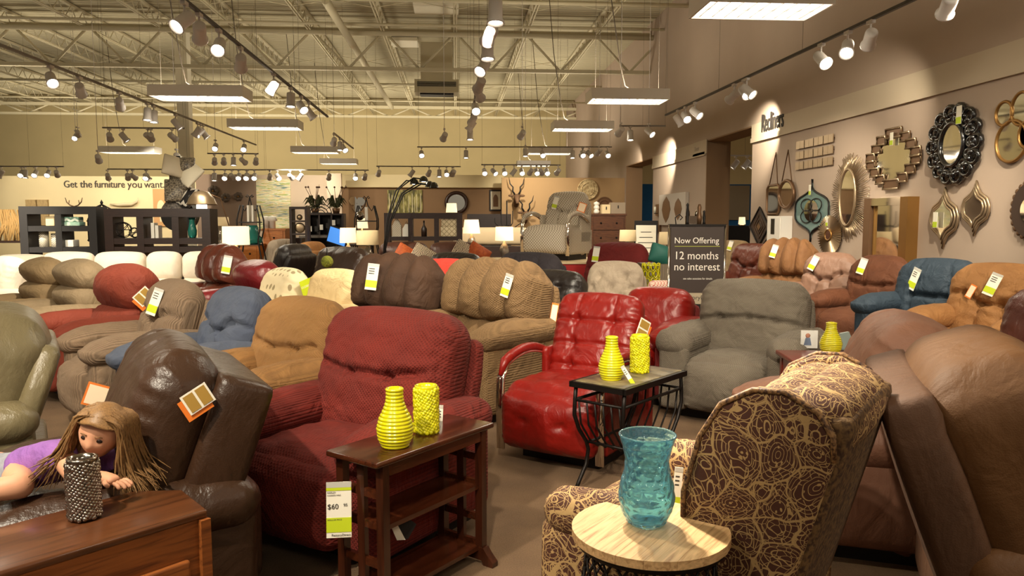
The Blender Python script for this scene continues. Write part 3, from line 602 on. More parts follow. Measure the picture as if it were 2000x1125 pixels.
m_suede2 = mat('caramel_brown_suede', (100, 64, 26), .66, kind='leather', bump=.2, col2=(72, 43, 19), vs=2.5)
m_brv = mat('golden_brown_velvet', (128, 88, 52), .78, kind='velvet', bump=.4, col2=(96, 62, 34), sheen=.12)
G = 'recliners on the sales floor'
# foreground and middle
R1 = recliner('large red microfibre rocker recliner behind the dark wood side table', m_redmf, 785, 612, 3.85, -36, W=1.0, Dp=1.0, style='crease', tilt=16, bt=.28, arm='pad', aw=.21, det=1.5, wr=.004, armh=.56, crown=.07, tr=.04, bw=.8)
R2 = recliner('red leather push-back recliner with chrome strap arms and tufted back', m_redlt, 1178, 580, 4.95, -36, W=.72, Dp=.95, style='tuft3', tilt=20, bt=.15, aw=.06, arm='thin', det=1.5, wr=.002, bw=.6, tuftseat=True, tr=.03, crown=.02, seat_h=.48, hinge=.1)
R3 = recliner('grey fabric recliner with rolled arms right of the metal magazine table', m_grey, 1478, 552, 5.75, -38, W=1.0, Dp=.98, style='arc', tilt=14, bt=.26, arm='roll', aw=.22, det=1.4, wr=.004, tr=.05, bw=.82)
R4 = recliner('tan chenille channel-back recliner with a hanging tag, behind the red ones', m_tanch, 985, 527, 6.1, -46, W=1.02, Dp=1.0, style='channel', tilt=12, bt=.26, det=1.3, lobes=4, bw=.95, armh=.66)
R5 = recliner('dark brown channel-back recliner left of the tan channel-back one', m_brch, 795, 516, 6.75, -42, W=1.0, style='channel', tilt=14, det=1.2, lobes=4, bw=.9)
R6 = recliner('camel fabric recliner just left of the large red rocker', m_camel, 603, 588, 4.75, -40, W=.78, style='crease', tilt=16, det=1.2, bw=.72, tr=.16)
R7 = recliner('slate blue recliner between the taupe ribbed and camel ones', m_bluef, 482, 568, 5.4, -48, W=.72, style='y', tilt=20, det=1.1, bw=.62)
R8 = recliner('taupe ribbed recliner with a long white price tag', m_taupe, 352, 552, 6.0, -52, W=.86, style='y', tilt=16, det=1.1, tr=.15)
R9 = recliner('rust red recliner with two pillow rolls', m_rust, 262, 524, 6.9, -46, W=.92, style='two', tilt=16, m2=m_rust)
R10 = recliner('olive grey recliner between the rust red and khaki ones', m_olive, 170, 514, 7.8, -48, W=.92, style='three', tilt=14)
R11 = recliner('khaki recliner, the leftmost of the pillow-back row', m_olive2, 100, 510, 8.4, -48, W=.92, style='three', tilt=14)
R12 = recliner('off-white reclining chair cut off by the left edge of the sectional', m_offw, 18, 505, 9.5, -40, W=.95, style='wide', tilt=14)
R41 = recliner('dark brown leather recliner that the girl leans on', m_brlt, loc=(-1.27, 2.92, 0), H=.98, th=-64, W=.92, Dp=1.05, style='wide', tilt=20, bt=.25, det=1.4, wr=.002, armh=.5, tr=.08, hinge=.02, bw=.84, shell_t=.2)
R42 = recliner('olive green leather recliner behind the girl', m_ollt, loc=(-2.45, 3.7, 0), H=1.01, th=-62, W=1.0, Dp=1.05, style='wide', tilt=20, bt=.3, det=1.3, wr=.003, armh=.6, tr=.16, crown=.08)
R13 = recliner('brown leather channel-back recliner with price tag beside the white sectional', m_brlt2, 450, 492, 9.8, -50, W=.95, style='channel', tilt=14, lobes=3)
R14 = recliner('burgundy leather recliner right of the brown leather channel-back one', m_burg, 512, 514, 8.95, -46, W=.85, style='two', tilt=16)
R15 = recliner('cream recliner with grey oval spots', m_spot, 565, 528, 8.1, -48, W=.82, style='plain', tilt=18, tr=.2)
R16 = recliner('plain cream recliner with boxed edge beside the lime closeout tag', m_cream_f, 662, 530, 7.5, -35, W=.76, style='plain', tilt=12, bw=.62)
R17 = recliner('glossy espresso leather recliner behind the green moss ball', m_esp, 674, 486, 10.2, -35, W=.95, style='plain', tilt=14, bw=.85)
R18 = recliner('black recliner seen from behind beside the tan one at the back', m_black, 578, 480, 11.3, -115, W=.85, style='plain', tilt=16, det=.8)
R19 = recliner('tan recliner seen from behind beside the black one at the back', m_tanv, 612, 475, 12.7, -115, W=.85, style='plain', tilt=16, det=.8, tr=.2)
R20 = recliner('beige armchair far back before the light wood dresser', m_gtuft, 556, 470, 14.4, -120, W=.85, style='plain', tilt=20, det=.7)
R21 = recliner('black leather recliner behind the bright red one', m_black, 893, 497, 9.6, -38, W=.95, style='plain', tilt=12, bw=.8)
R22 = recliner('bright red recliner between the dark brown and tan channel-backs', m_bred, 880, 510, 8.2, -38, W=.9, style='vseam', tilt=14)
R23 = recliner('charcoal velvet recliner in front of the red display platform', m_navy, 1038, 497, 8.9, -38, W=1.0, style='vseam', tilt=14, bw=.85)
R24 = recliner('black leather recliner with tufted side behind the tan channel-back', m_black, 1082, 532, 7.5, -38, W=.8, style='tuft3', tilt=14, bw=.76)
R25 = recliner('dark red lift recliner with price tag beside the display platform', m_dred, 1212, 478, 9.6, -42, W=.95, style='crease', tilt=20, bw=.84, wr=.002)
R27 = recliner('pale grey button-tufted recliner in front of the dark red one', m_gtuft, 1205, 515, 7.3, -30, W=.72, style='button', tilt=14, bw=.56, bt=.18, arm='track', aw=.08)
R28 = recliner('second red leather recliner behind the chrome-armed one', m_redlt, 1292, 567, 6.4, -36, W=.75, style='plain', tilt=16, bw=.6, tr=.05, m2=m_dred)
# row along the right wall
R30 = recliner('olive recliner farthest along the right wall', m_olive2, 1437, 472, 13.0, -58, W=.9, style='plain', tilt=12, tr=.25)
R31 = recliner('burgundy brown tufted leather recliner far along the right wall', m_brlt2, 1478, 479, 11.4, -60, W=.95, style='y', tilt=16, tr=.15)
R32 = recliner('golden brown channel-back recliner along the right wall', m_brv, 1548, 478, 10.3, -56, W=.95, style='channel', tilt=12, lobes=4, tr=.2)
R33 = recliner('mauve leather recliner along the right wall under the round starburst', m_mauve, 1630, 497, 9.25, -58, W=.88, style='y', tilt=16, tr=.25)
R34 = recliner('chocolate velvet recliner next to the petrol blue one', m_choc, 1728, 503, 8.25, -64, W=.9, style='crease', tilt=14, tr=.3)
R35 = recliner('petrol blue velvet recliner with price tag along the right wall', m_petrol, 1842, 510, 7.2, -64, W=.94, Dp=.95, style='vseam', tilt=14, tr=.2, det=1.2, armh=.66, bw=.82)
R36 = recliner('golden tan velvet recliner cut off by the right edge', m_tanv, 1965, 520, 6.25, -64, W=.95, Dp=.95, style='y', tilt=14, tr=.22, det=1.2, armh=.64, bw=.84)
R37 = recliner('brown leather recliner at the right edge with only its arm in view', m_brlt2, loc=(3.55, 4.35, 0), H=1.0, th=-70, W=.95, style='plain', tilt=14, armh=.62)
# right foreground
R38 = recliner('mauve brown suede recliner behind the paisley wing chair', m_suede, loc=(1.83, 3.42, 0), H=.99, th=-112, W=.95, Dp=1.05, style='wide', tilt=18, bt=.34, det=1.3, wr=.003, armh=.56, tr=.16, crown=.08, hinge=.1)
R39 = recliner('caramel brown suede recliner with white stitched seams at the right edge', m_suede2, loc=(2.06, 2.34, 0), H=1.02, th=64, W=1.0, Dp=1.0, style='plain', tilt=20, bt=.36, det=1.5, wr=.004, armh=.44, bw=.94, shell_t=.16, tr=.12, crown=.07, m2=mat('dark_brown_suede', (84, 54, 32), .7, kind='leather', bump=.2, col2=(66, 42, 26)))
# ================================================================= paisley wing chair
def bev(o, w_=.02, s=3):
    md = o.modifiers.new('bevel', 'BEVEL'); md.width = w_; md.segments = s; md.limit_method = 'ANGLE'; md.angle_limit = .6
    o.data.polygons.foreach_set('use_smooth', [True] * len(o.data.polygons)); return o
m_pais = mat('paisley_jacquard', (72, 38, 24), .8, kind='paisley', sc=1.25, col2=(170, 138, 90))
m_paisb = mat('paisley_back_weave', (112, 84, 50), .85, kind='mottle', col2=(64, 42, 26), vs=60, bump=.4)
m_pipe = mat('nailhead_cord', (150, 112, 70), .6, kind='mottle', col2=(60, 34, 22), vs=90)
t = thing('wing_chair', 'paisley patterned wing chair seen from behind beside the round table', 'armchair', (.84, 2.33, 0), math.radians(-129))
Tt = math.radians(15)
def tl(y, z): # tilt about hinge (.14,.40)
    return (.14 + y * math.cos(Tt) + z * math.sin(Tt), .40 - y * math.sin(Tt) + z * math.cos(Tt))
pillow('seat', m_pais, t, (.56, .62, .17), .07, (0, -.16, .41), (18, 18, 6), (0, .02, .05), seat_fn(seed=3))
pillow('body', m_pais, t, (.66, .66, .30), .03, (0, -.05, .19), (8, 8, 5))
for sx in (-1, 1):
    for y in (-.33, .3): MB().tube([(sx * .26, y, .05), (sx * .27, y * 1.05, 0)], [.025, .018], 8).build('leg', mat('dark_wood_leg', (48, 26, 16), .35), t)
def bkp(name, w_, th_, z0, z1, yo, m, r, cr, nn, fn=None):
    V, Fq = cush(w_, th_, z1 - z0, r, nn, cr, fn); V[:, 2] += (z0 + z1) / 2; V[:, 1] += yo
    y, z = V[:, 1].copy(), V[:, 2].copy(); V[:, 1] = .14 + y * math.cos(Tt) + z * math.sin(Tt); V[:, 2] = .40 - y * math.sin(Tt) + z * math.cos(Tt)
    return ob(name, mesh_from(name, V, Fq, m), t)
bkp('backrest', .60, .2, -.02, .60, -.02, m_pais, .08, (0, .05, .02), (20, 8, 20), back_fn(seed=4, topround=.05, creases=[(-1, -.2, 1, -.2, .015, .06)]))
bkp('outer_back', .64, .07, -.36, .60, .12, m_paisb, .025, (0, .01, .01), (14, 4, 18), back_fn(topround=.04, wr=0))
bkp('head_roll', .63, .2, .46, .625, .05, m_pais, .075, (0, .02, .01), (18, 8, 8))
wp = [(.14, -.02), (.14, .50), (.12, .56), (.07, .605), (-.02, .625), (-.10, .60), (-.17, .53), (-.20, .42), (-.20, .25), (-.17, .14), (-.10, .05), (.02, -.04)]
for sx in (-1, 1):
    pts = [tl(y, z) for y, z in wp]
    x0 = sx * .30; b = MB(); b.prism(pts, x0 - .03, x0 + .05 * (1 if sx > 0 else 1) - (.02 if sx < 0 else 0), 'x'); wg = bev(b.build('wing', m_pais, t), .022)
    xo = x0 + sx * .045 - (0 if sx > 0 else -.008)
    MB().tube([(xo, p[0], p[1]) for p in pts[1:-2]], .008, 6).build('piping', m_pipe, wg)
    a = pillow('arm', m_pais, t, (.11, .56, .44), .04, (sx * .325, -.17, .31), (8, 12, 8), (.01, .01, 0))
    pillow('arm_pad', m_pais, a, (.14, .42, .13), .06, (sx * .33, -.22, .55), (8, 14, 6), (0, .02, .02), seat_fn(seed=6))
# ================================================================= vases
m_yel = mat('yellow_glaze', (196, 188, 10), .18, coat=.6); m_yel2 = mat('olive_yellow_glaze', (168, 158, 16), .2, coat=.6)
def ringed_vase(label, loc, s=1., m=m_yel, H=.235):
    t = thing('ringed_vase', label, 'vase', loc)
    prof = [(.0, 0), (.035, 0)]; N_ = 17
    def rad(z):
        pts = [(0, .046), (.15, .062), (.33, .067), (.5, .057), (.66, .040), (.78, .031), (.9, .029), (1., .031)]
        for (a, ra), (b_, rb) in zip(pts[:-1], pts[1:]):
            if a <= z <= b_: u = (z - a) / (b_ - a); return ra + (rb - ra) * u
        return pts[-1][1]
    for k in range(N_):
        for j in range(6):
            z = (k + j / 6) / N_; prof.append((rad(z) * s + .0045 * s * (abs(math.sin(PI * j / 6)) ** .7), z * H * s))
    prof += [(rad(1) * s, H * s), (rad(1) * s - .006, H * s), (rad(.9) * s - .008, H * .85 * s), (.02, H * .7 * s)]
    MB().lathe(prof, 36).build('body', m, t); return t
def bubble_vase(label, loc, r=.043, H=.19, m=m_yel, nb=420, br=.0085, name='bubble_vase', rim=True):
    t = thing(name, label, 'vase', loc)
    MB().lathe([(0, 0), (r * .95, 0), (r, .01), (r, H - .012), (r * 1.02, H - .006), (r, H), (r - .006, H), (r - .008, H - .02), (r - .01, .01), (0, .01)], 36).build('body', m, t)
    b = MB(); rs = random.Random(5); g = 2.399963
    for k in range(nb):
        z = .008 + (H - .022) * (k + .5) / nb; a = k * g; q = br * rs.uniform(.7, 1.2); b.ball((r * math.cos(a), r * math.sin(a), z), q, 7, 5)
    o = b.build('bubble_relief', m, t); o['kind'] = 'stuff'; return t
# ================================================================= mission side table with shelves
m_mah = mat('dark_cherry_wood', (66, 30, 14), .22, kind='wood', col2=(42, 17, 8), coat=.5, vs=3); m_mahz = mat('dark_cherry_post', (58, 26, 13), .3, kind='woodz', col2=(38, 16, 8), coat=.4, vs=3)
ta = math.radians(50); tc = Vector((-.165, 3.0, 0)); HT = .6
t = thing('side_table', 'dark cherry wood side table with slatted ends and two shelves', 'side table', tc, ta); TABLE1 = t
bev(MB().prism([(-.34, -.135), (.34, -.135), (.34, .135), (-.34, .135)], HT - .022, HT).build('tabletop', m_mah, t), .006)
b = MB(); 
for y in (-.11, .11): b.box(0, y, HT - .045, .56, .018, .045)
b.build('apron', m_mah, t)
for z in (.335, .07): MB().box(0, 0, z, .56, .21, .018).build('shelf', m_mah, t)
for sx in (-1, 1):
    x = sx * .285
    for y in (-.105, .105): MB().box(x, y, .30, .032, .036, .56).build('post', m_mahz, t)
    MB().box(x, 0, .32, .02, .036, .5).build('slat', m_mahz, t)
    for z in (.46, .345, .2, .085): MB().box(x, 0, z, .018, .19, .03).build('rail', m_mah, t)
    MB().prism([(-.18, 0), (-.13, 0), (-.12, .02), (.12, .02), (.13, 0), (.18, 0), (.18, .02), (.15, .05), (.13, .075), (-.13, .075), (-.15, .05), (-.18, .02)], x - .018, x + .018, 'x').build('foot', m_mahz, t)
q = P(772, 872, Z=HT); ringed_vase('yellow ringed bottle vase on the dark cherry side table', (q.x, q.y, HT), 1.0, H=.225)
q = P(833, 845, Z=HT); bubble_vase('yellow bubble-textured cylinder vase on the dark cherry side table', (q.x, q.y, HT), .045, .195)
# ================================================================= wrought iron magazine table
m_iron = mat('black_iron', (30, 25, 22), .45, .6); m_slate = mat('slate_tile', (104, 92, 66), .4, kind='slate', col2=(62, 56, 48))
ta = math.radians(46); tc = Vector((.95, 4.1, 0))
t = thing('magazine_table', 'black iron magazine table with slate tile top', 'side table', tc, ta)
b = MB(); 
for y in (-.165, .165): b.box(0, y, HT - .015, .66, .02, .03)
for x in (-.32, .32): b.box(x, 0, HT - .015, .02, .33, .03)
b.build('top_frame', m_iron, t)
for k in range(3): bev(MB().box(-.207 + k * .207, 0, HT - .006, .203, .305, .018).build('slate_tile', m_slate, t), .003, 2)
for sx in (-1, 1):
    for y in (-.15, .15):
        pts = [(sx * .30, y, HT - .02), (sx * .31, y, .5), (sx * .315, y, .42), (sx * .27, y, .33), (sx * .2, y, .25), (sx * .18, y, .2), (sx * .2, y, .12), (sx * .26, y, .05), (sx * .3, y, .0)]
        MB().tube(pts, .011, 8).build('leg', m_iron, t)
    MB().tube([(sx * .31, -.15, .5), (sx * .31, .15, .5)], .008, 6).build('rail', m_iron, t); MB().tube([(sx * .2, -.15, .25), (sx * .2, .15, .25)], .008, 6).build('rail', m_iron, t)
    for k in range(6):
        y = -.125 + k * .05; MB().tube([(sx * .31, y, .5), (sx * .29, y, .37), (sx * .2, y, .26), (sx * .12, y, .21)], .006, 6).build('rack_bar', m_iron, t)
for y in (-.15, .15):
    MB().tube([(-.31, y, .5), (.31, y, .5)], .009, 6).build('rail', m_iron, t); MB().tube([(-.19, y, .24), (.19, y, .24)], .008, 6).build('rail', m_iron, t)
q = P(1194, 742, Z=HT); ringed_vase('yellow ringed bottle vase on the slate-topped iron table', (q.x, q.y, HT), 1.0, H=.235)
q = P(1249, 728, Z=HT); bubble_vase('yellow bubble-textured cylinder vase on the slate-topped iron table', (q.x, q.y, HT), .048, .215)
# ================================================================= red end table with drawer
m_chr = mat('red_cherry_wood', (104, 32, 20), .3, kind='wood', col2=(72, 18, 12), coat=.4)
tc = P(1622, 697, Z=.6); t = thing('end_table', 'red cherry end table with one drawer behind the paisley chair', 'end table', (tc.x, tc.y, 0), math.radians(-8))
bev(MB().box(0, 0, .585, .54, .5, .03).build('tabletop', m_chr, t), .008)
MB().box(0, 0, .44, .48, .44, .26).build('cabinet', m_chr, t)
d_ = bev(MB().box(0, -.225, .47, .38, .02, .13).build('drawer', m_chr, t), .004); MB().ball((0, -.245, .47), .014).build('knob', m_iron, d_)
for sx in (-1, 1):
    for sy in (-1, 1): MB().box(sx * .225, sy * .205, .29, .04, .04, .57).build('leg', m_chr, t)
MB().box(0, 0, .14, .46, .42, .02).build('shelf', m_chr, t)
q = P(1622, 690, Z=.6); ringed_vase('olive yellow ringed vase on the red cherry end table', (q.x, q.y, .6), 1.0, m_yel2, H=.2)
q = P(1588, 683, Z=.6); t = thing('photo_leaflet', 'small photo leaflet standing left of the olive yellow vase', 'leaflet', (q.x, q.y + .06, .6), -.15)
MB().box(0, 0, .06, .11, .003, .12).build('sheet', mat('paper_pale', (190, 186, 180), .6), t)
b = MB(); b.ball((-.01, -.003, .085), .016, 8, 5, (1, .12, 1)); b.build('printed_face', mat('print_skin', (150, 100, 80), .6), t); MB().prism([(-.035, .02), (.015, .02), (.005, .07), (-.025, .07)], -.0035, -.002, 'y').build('printed_body', mat('print_blue', (90, 100, 120), .6), t)
q = P(1662, 687, Z=.6); t = thing('glass_plaque', 'frosted standing plaque right of the olive yellow vase', 'plaque', (q.x, q.y + .08, .6), .1)
MB().prism([(-.04, 0), (.04, 0), (.04, .08), (.02, .12), (-.04, .11)], -.01, .01, 'y').build('panel', mat('frosted', (150, 165, 160), .3, trans=.5), t)
# ================================================================= round table, glass vase
m_oakt = mat('pale_acacia', (206, 168, 120), .4, kind='wood', col2=(166, 122, 78), vs=5, bump=.4)
tc = P(1270, 1030, Z=.62); t = thing('round_table', 'round pale wood table on a black wire basket base', 'side table', (tc.x, tc.y, 0), .9)
for k in range(6): # planks of the top cut to the circle
    R_ = .212; y0 = -R_ + k * R_ / 3; y1 = y0 + R_ / 3 - .0008; pts = []
    for j in range(13): y = y0 + (y1 - y0) * j / 12; pts.append((math.sqrt(max(0, R_ * R_ - y * y)), y))
    pts += [(-x, y) for x, y in pts[::-1]]
    cl = [pts[0]]; 
    for p_ in pts[1:]:
        if (Vector(p_) - Vector(cl[-1])).length > 1e-4: cl.append(p_)
    MB().prism(cl, .597, .62).build('plank', m_oakt, t)
MB().lathe([(.19, .58), (.2, .58), (.2, .597), (.19, .597), (.19, .58)], 40).build('rim_band', m_iron, t)
b = MB(); nl = 22
def rb(z): return .165 + .035 * math.sin(PI * min(1, (z + .15) / .75))
for k in range(nl):
    for s_ in (-1, 1):
        b.tube([(rb(z) * math.cos(2 * PI * k / nl + s_ * z * 4.2), rb(z) * math.sin(2 * PI * k / nl + s_ * z * 4.2), z) for z in np.linspace(.01, .585, 12)], .0038, 5, cap=False)
for z in (.01, .3, .58): b.tube([(rb(z) * math.cos(a), rb(z) * math.sin(a), z) for a in np.linspace(0, 2 * PI, 40)[:-1]], .005, 6, closed=True)
b.build('wire_basket', m_iron, t)
m_glass = mat('blue_glass', (168, 230, 250), .02, trans=.9, ior=1.3)
q = P(1262, 1022, Z=.62); t = thing('dimpled_vase', 'light blue dimpled glass hurricane vase on the round table', 'vase', (q.x, q.y, .6205))
pz = [(0, .045), (.01, .056), (.04, .070), (.075, .078), (.11, .074), (.15, .063), (.18, .060), (.21, .066), (.235, .074), (.25, .0785)]
def vr(z):
    for (a, ra), (b_, rb_) in zip(pz[:-1], pz[1:]):
        if a <= z <= b_: u = (z - a) / (b_ - a); u = u * u * (3 - 2 * u) * .5 + u * .5; return ra + (rb_ - ra) * u
    return pz[-1][1]
def dim(r, z, a, sgn=1):
    if z < .012 or z > .222: return r
    row = z / .021; k = math.floor(row); n_ = 13; ph = (k % 2) * .5
    u = ((a / (2 * PI) * n_ + ph) % 1) - .5; v = (row % 1) - .5; d = math.hypot(u, v)
    return r - .006 * math.exp(-(d / .27) ** 2)
zs = list(np.linspace(0, .25, 84)); b = MB(); 
prof = [(0.0001, 0)] + [(vr(z), z) for z in zs] + [(vr(.25) - .0035, .252)] + [(vr(z) - .005, z) for z in zs[::-1] if z > .012] + [(0.0001, .012)]
b.lathe(prof, 104, fn=dim); b.build('body', m_glass, t)
# ================================================================= trunk style end table, left foreground
m_oak = mat('walnut_top', (88, 50, 26), .3, kind='wood', col2=(62, 33, 16), coat=.3, vs=2.5); m_oak2 = mat('oak_front', (138, 78, 34), .45, kind='wood', col2=(92, 46, 18), vs=3, bump=.4, sc=1.3)
A_, B_, C_, E_, D_ = (-.735, 2.26), (-.87, 2.44), (-1.02, 2.44), (-1.62, 1.80), (-1.30, 1.68)
o0 = Vector((-1.0, 2.1, 0)); A0 = math.atan2(.58, .565); t = thing('trunk_table', 'walnut topped oak chest table with a clipped corner in the left foreground', 'chest', o0, A0)
def rel(p, s=1.0): c_ = (-1.11, 2.1); x_, y_ = c_[0] + (p[0] - c_[0]) * s - o0.x, c_[1] + (p[1] - c_[1]) * s - o0.y; return (x_ * math.cos(A0) + y_ * math.sin(A0), -x_ * math.sin(A0) + y_ * math.cos(A0))
outl = [A_, B_, C_, E_, D_]
bev(MB().prism([rel(p) for p in outl][::-1], .575, .6).build('tabletop', m_oak, t), .008)
MB().prism([rel(p, .955) for p in outl][::-1], .04, .575).build('carcass', m_oak2, t)
a, d_ = Vector(rel(A_, .965)), Vector(rel(D_, .965)); dv = (d_ - a).normalized(); ang = math.atan2(dv.y, dv.x)
MB().box(a.x, a.y, .31, .03, .035, .53, ang).build('post', m_oak2, t); MB().box(d_.x, d_.y, .31, .03, .035, .53, ang).build('post', m_oak2, t)
mm_ = (a + d_) / 2; L_ = (d_ - a).length
bev(MB().box(mm_.x, mm_.y - .008, .27, L_ - .1, .02, .4, ang).build('front_panel', m_oak2, t), .008)
q = P(166, 1012, Z=.6); m_sil = mat('silver_glaze', (160, 150, 140), .16, 1)
t = bubble_vase('silver hammered cylinder vase on the oak chest table', (q.x, q.y, .6), .040, .18, m_sil, 520, .0068, 'silver_vase')
MB().lathe([(.0, .21), (.040, .2105)], 24).build('inner_shadow', mat('vase_inside', (20, 18, 20), .3), t) if False else None
# ================================================================= red display platform with the patterned recliner, floor sign
m_plat = mat('platform_red', (164, 22, 22), .6); q = P(1045, 512, Y=10.1)
t = thing('display_platform', 'red draped display platform under the patterned recliner', 'platform', (q.x + .08, 10.75, 0), 0)
MB().box(0, .0, (q.z - .02) / 2, 1.75, 1.35, q.z - .02).build('skirt', m_plat, t); MB().box(0, 0, q.z - .012, 1.79, 1.39, .024).build('deck', mat('platform_trim', (214, 190, 150), .5), t)
RP = recliner('grey and white patterned recliner with chrome arms raised on the red platform', m_pat, 1113, 378, 11.1, -36, W=.78, Dp=.9, style='y', tilt=20, bt=.18, aw=.07, arm='thin', bw=.64, tr=.1, zbase=q.z, crown=.03)
m_sign = mat('sign_charcoal', (58, 46, 40), .5)
q = P(1361, 507, Y=6.75); t = thing('floor_sign', 'charcoal floor sign reading Now Offering 12 months no interest', 'sign', (q.x, 6.75, 0), math.radians(-7))
sw_, z0_, z1_ = .47, P(1361, 572, Y=6.75).z, P(1361, 440, Y=6.75).z
b = MB(); 
for x in (-sw_ / 2 - .012, sw_ / 2 + .012): b.tube([(x, 0, .02), (x, 0, z1_ + .005)], .012, 10)
b.build('post', mat('chrome2', (205, 195, 185), .12, 1), t); MB().box(0, 0, z1_, sw_ + .03, .03, .018).build('top_rail', m_iron, t)
MB().box(0, 0, .012, .42, .3, .024).build('foot', m_iron, t)
bd = MB().box(0, 0, (z0_ + z1_) / 2, sw_, .012, z1_ - z0_).build('board', m_sign, t); lf = MB().box(0, 0, z0_ - .05, sw_, .012, .1).build('lower_strip', mat('sign_beige', (170, 155, 130), .5), t)
m_sw = mat('sign_white', (232, 226, 214), .5); m_sy = mat('sign_lime', (150, 150, 60), .5)
hh = z1_ - z0_
for body, sz, fx, fz in [('Now Offering', .076, -.205, .265), ('12 months', .1, -.205, .50), ('no interest', .1, -.205, .665), ('see sales associate for details', .024, -.12, .80)]:
    text('lettering', body, sz, (fx, -.0075, z1_ - fz * hh), (PI / 2, 0, 0), m_sw, .001, bd, sx=.92)
MB().box(.0, -.0075, z1_ - .31 * hh, .4, .002, .006).build('underline', m_sy, bd)
text('lettering', 'FactoryDirect', .055, (-.13, -.0075, z0_ - .06), (PI / 2, 0, 0), mat('letter_dark2', (50, 44, 40), .5), .001, lf)
# ================================================================= things hung on the right wall
m_mir = mat('mirror_glass', (225, 222, 215), .04, 1); m_gold = mat('antique_gold', (150, 112, 62), .35, .8); m_brz = mat('bronze_frame', (112, 84, 60), .4, .6); m_silv = mat('champagne_metal', (168, 146, 118), .35, .8)
m_blk = mat('black_lacquer', (14, 12, 12), .12, coat=1); m_pap = mat('card_white', (226, 220, 200), .6); m_lime = mat('card_lime', (176, 196, 40), .6); m_txt = mat('print_dark', (60, 56, 50), .7)
def wallthing(name, label, cat, px0, px1, py0, py1, X=XW, g=None):
    cxp, cyp = (px0 + px1) / 2, (py0 + py1) / 2; a, b = P(px0, cyp, X=X), P(px1, cyp, X=X); c = P(cxp, cyp, X=X)
    W_ = abs(a.y - b.y); H_ = P(cxp, py0, X=X).z - P(cxp, py1, X=X).z
    return thing(name, label, cat, (X, (a.y + b.y) / 2, c.z), -PI / 2, g), W_, H_
def ellr(w_, h_, n=40): return [(w_ / 2 * math.cos(2 * PI * k / n), h_ / 2 * math.sin(2 * PI * k / n)) for k in range(n)]
def disc(t, w_, h_, y, m, name='mirror', th=.01): return MB().prism(ellr(w_, h_), y, y + th, 'y').build(name, m, t)
def ring(t, w_, h_, y, r, m, name='frame', n=48, parent=None): return MB().tube([(x, y, z) for x, z in ellr(w_, h_, n)], r, 8, closed=True).build(name, m, t)
def outline(t, pts, y, r, m, name='frame', closed=True): return MB().tube([(x, y, z) for x, z in pts], r, 6, closed=closed).build(name, m, t)
def wtag(t, x, z, s=1., y=-.06):
    c = MB().box(x, y, z, .075 * s, .004, .17 * s).build('price_card', m_pap, t); MB().box(x, y - .003, z - .05 * s, .075 * s, .002, .06 * s).build('lime_band', m_lime, c)
# rope mirrors
t, W_, H_ = wallthing('rope_mirror', 'small rectangular mirror hung on rope below the Recliners lettering', 'mirror', 1500, 1527, 362, 418)
pts = [(x * .9, z) for x, z in [(-W_ / 2, -H_ * .38), (-W_ * .38, -H_ / 2), (W_ * .38, -H_ / 2), (W_ / 2, -H_ * .38), (W_ / 2, H_ * .38), (W_ * .38, H_ / 2), (-W_ * .38, H_ / 2), (-W_ / 2, H_ * .38)]]
MB().prism(pts, -.03, -.02, 'y').build('mirror', m_mir, t); outline(t, pts, -.03, .022, m_brz)
q = P(1518, 298, X=XW); ax_, az = (t.location.y - q.y), q.z - t.location.z
MB().tube([(-W_ * .3, -.03, H_ / 2), (ax_, -.02, az), (W_ * .3, -.03, H_ / 2)], .009, 6).build('rope', m_brz, t)
t, W_, H_ = wallthing('rope_mirror', 'small round mirror hung on rope right of the rectangular rope mirror', 'mirror', 1525, 1554, 353, 406, X=XW - .03)
disc(t, W_, H_, -.03, m_mir); ring(t, W_, H_, -.03, .028, m_brz); q = P(1543, 293, X=XW)
MB().tube([(-W_ * .35, -.03, H_ * .4), ((t.location.y - q.y), -.0, q.z - t.location.z), (W_ * .35, -.03, H_ * .4)], .009, 6).build('rope', m_brz, t)
# plate grid
t, W_, H_ = wallthing('plate_wall_art', 'copper coloured wall art of three rows of small square plates', 'wall art', 1558, 1632, 268, 328)
sq = MB().box(0, 0, 0, W_ / 9.2, .012, H_ / 3.9).mesh('plate', m_silv)
for r_ in range(3):
    for k in range(8): o = ob('plate', sq, t, (-W_ / 2 + (k + .5) * W_ / 8, -.03 - .006 * (k % 2), (1 - r_) * H_ / 2.85))
    MB().box(0, -.012, (1 - r_) * H_ / 2.85, W_ * .97, .01, .012).build('rod', m_brz, t)
# blue quatrefoil
t, W_, H_ = wallthing('quatrefoil_mirror', 'pale blue pointed quatrefoil mirror with curling metal tracery', 'mirror', 1557, 1622, 350, 473)
def ogee(W_, H_, k=.62, n=10, waist=.0):
    pts = []
    for q_, (sx, sz) in enumerate([(1, 1), (-1, 1), (-1, -1), (1, -1)]):
        seg = []
        for i in range(n + 1):
            u = i / n; x = W_ / 2 * (1 - u) ** 1.0; z = H_ / 2 * u
            bulge = .16 * math.sin(2 * PI * u) * -1
            nx_, nz_ = H_, W_; l_ = math.hypot(nx_, nz_); x2 = x + bulge * W_ * nx_ / l_ * -.9; z2 = z + bulge * H_ * nz_ / l_ * -.25
            seg.append((sx * max(0, x2), sz * max(0, z2)))
        if (q_ % 2) == 1: seg = seg[::-1]
        pts += seg[:-1]
    return pts
og = ogee(W_, H_); MB().prism(og, -.02, -.01, 'y').build('panel', mat('pale_blue_glass', (128, 158, 156), .15, .4), t); outline(t, og, -.03, .014, m_dark)
q4 = []
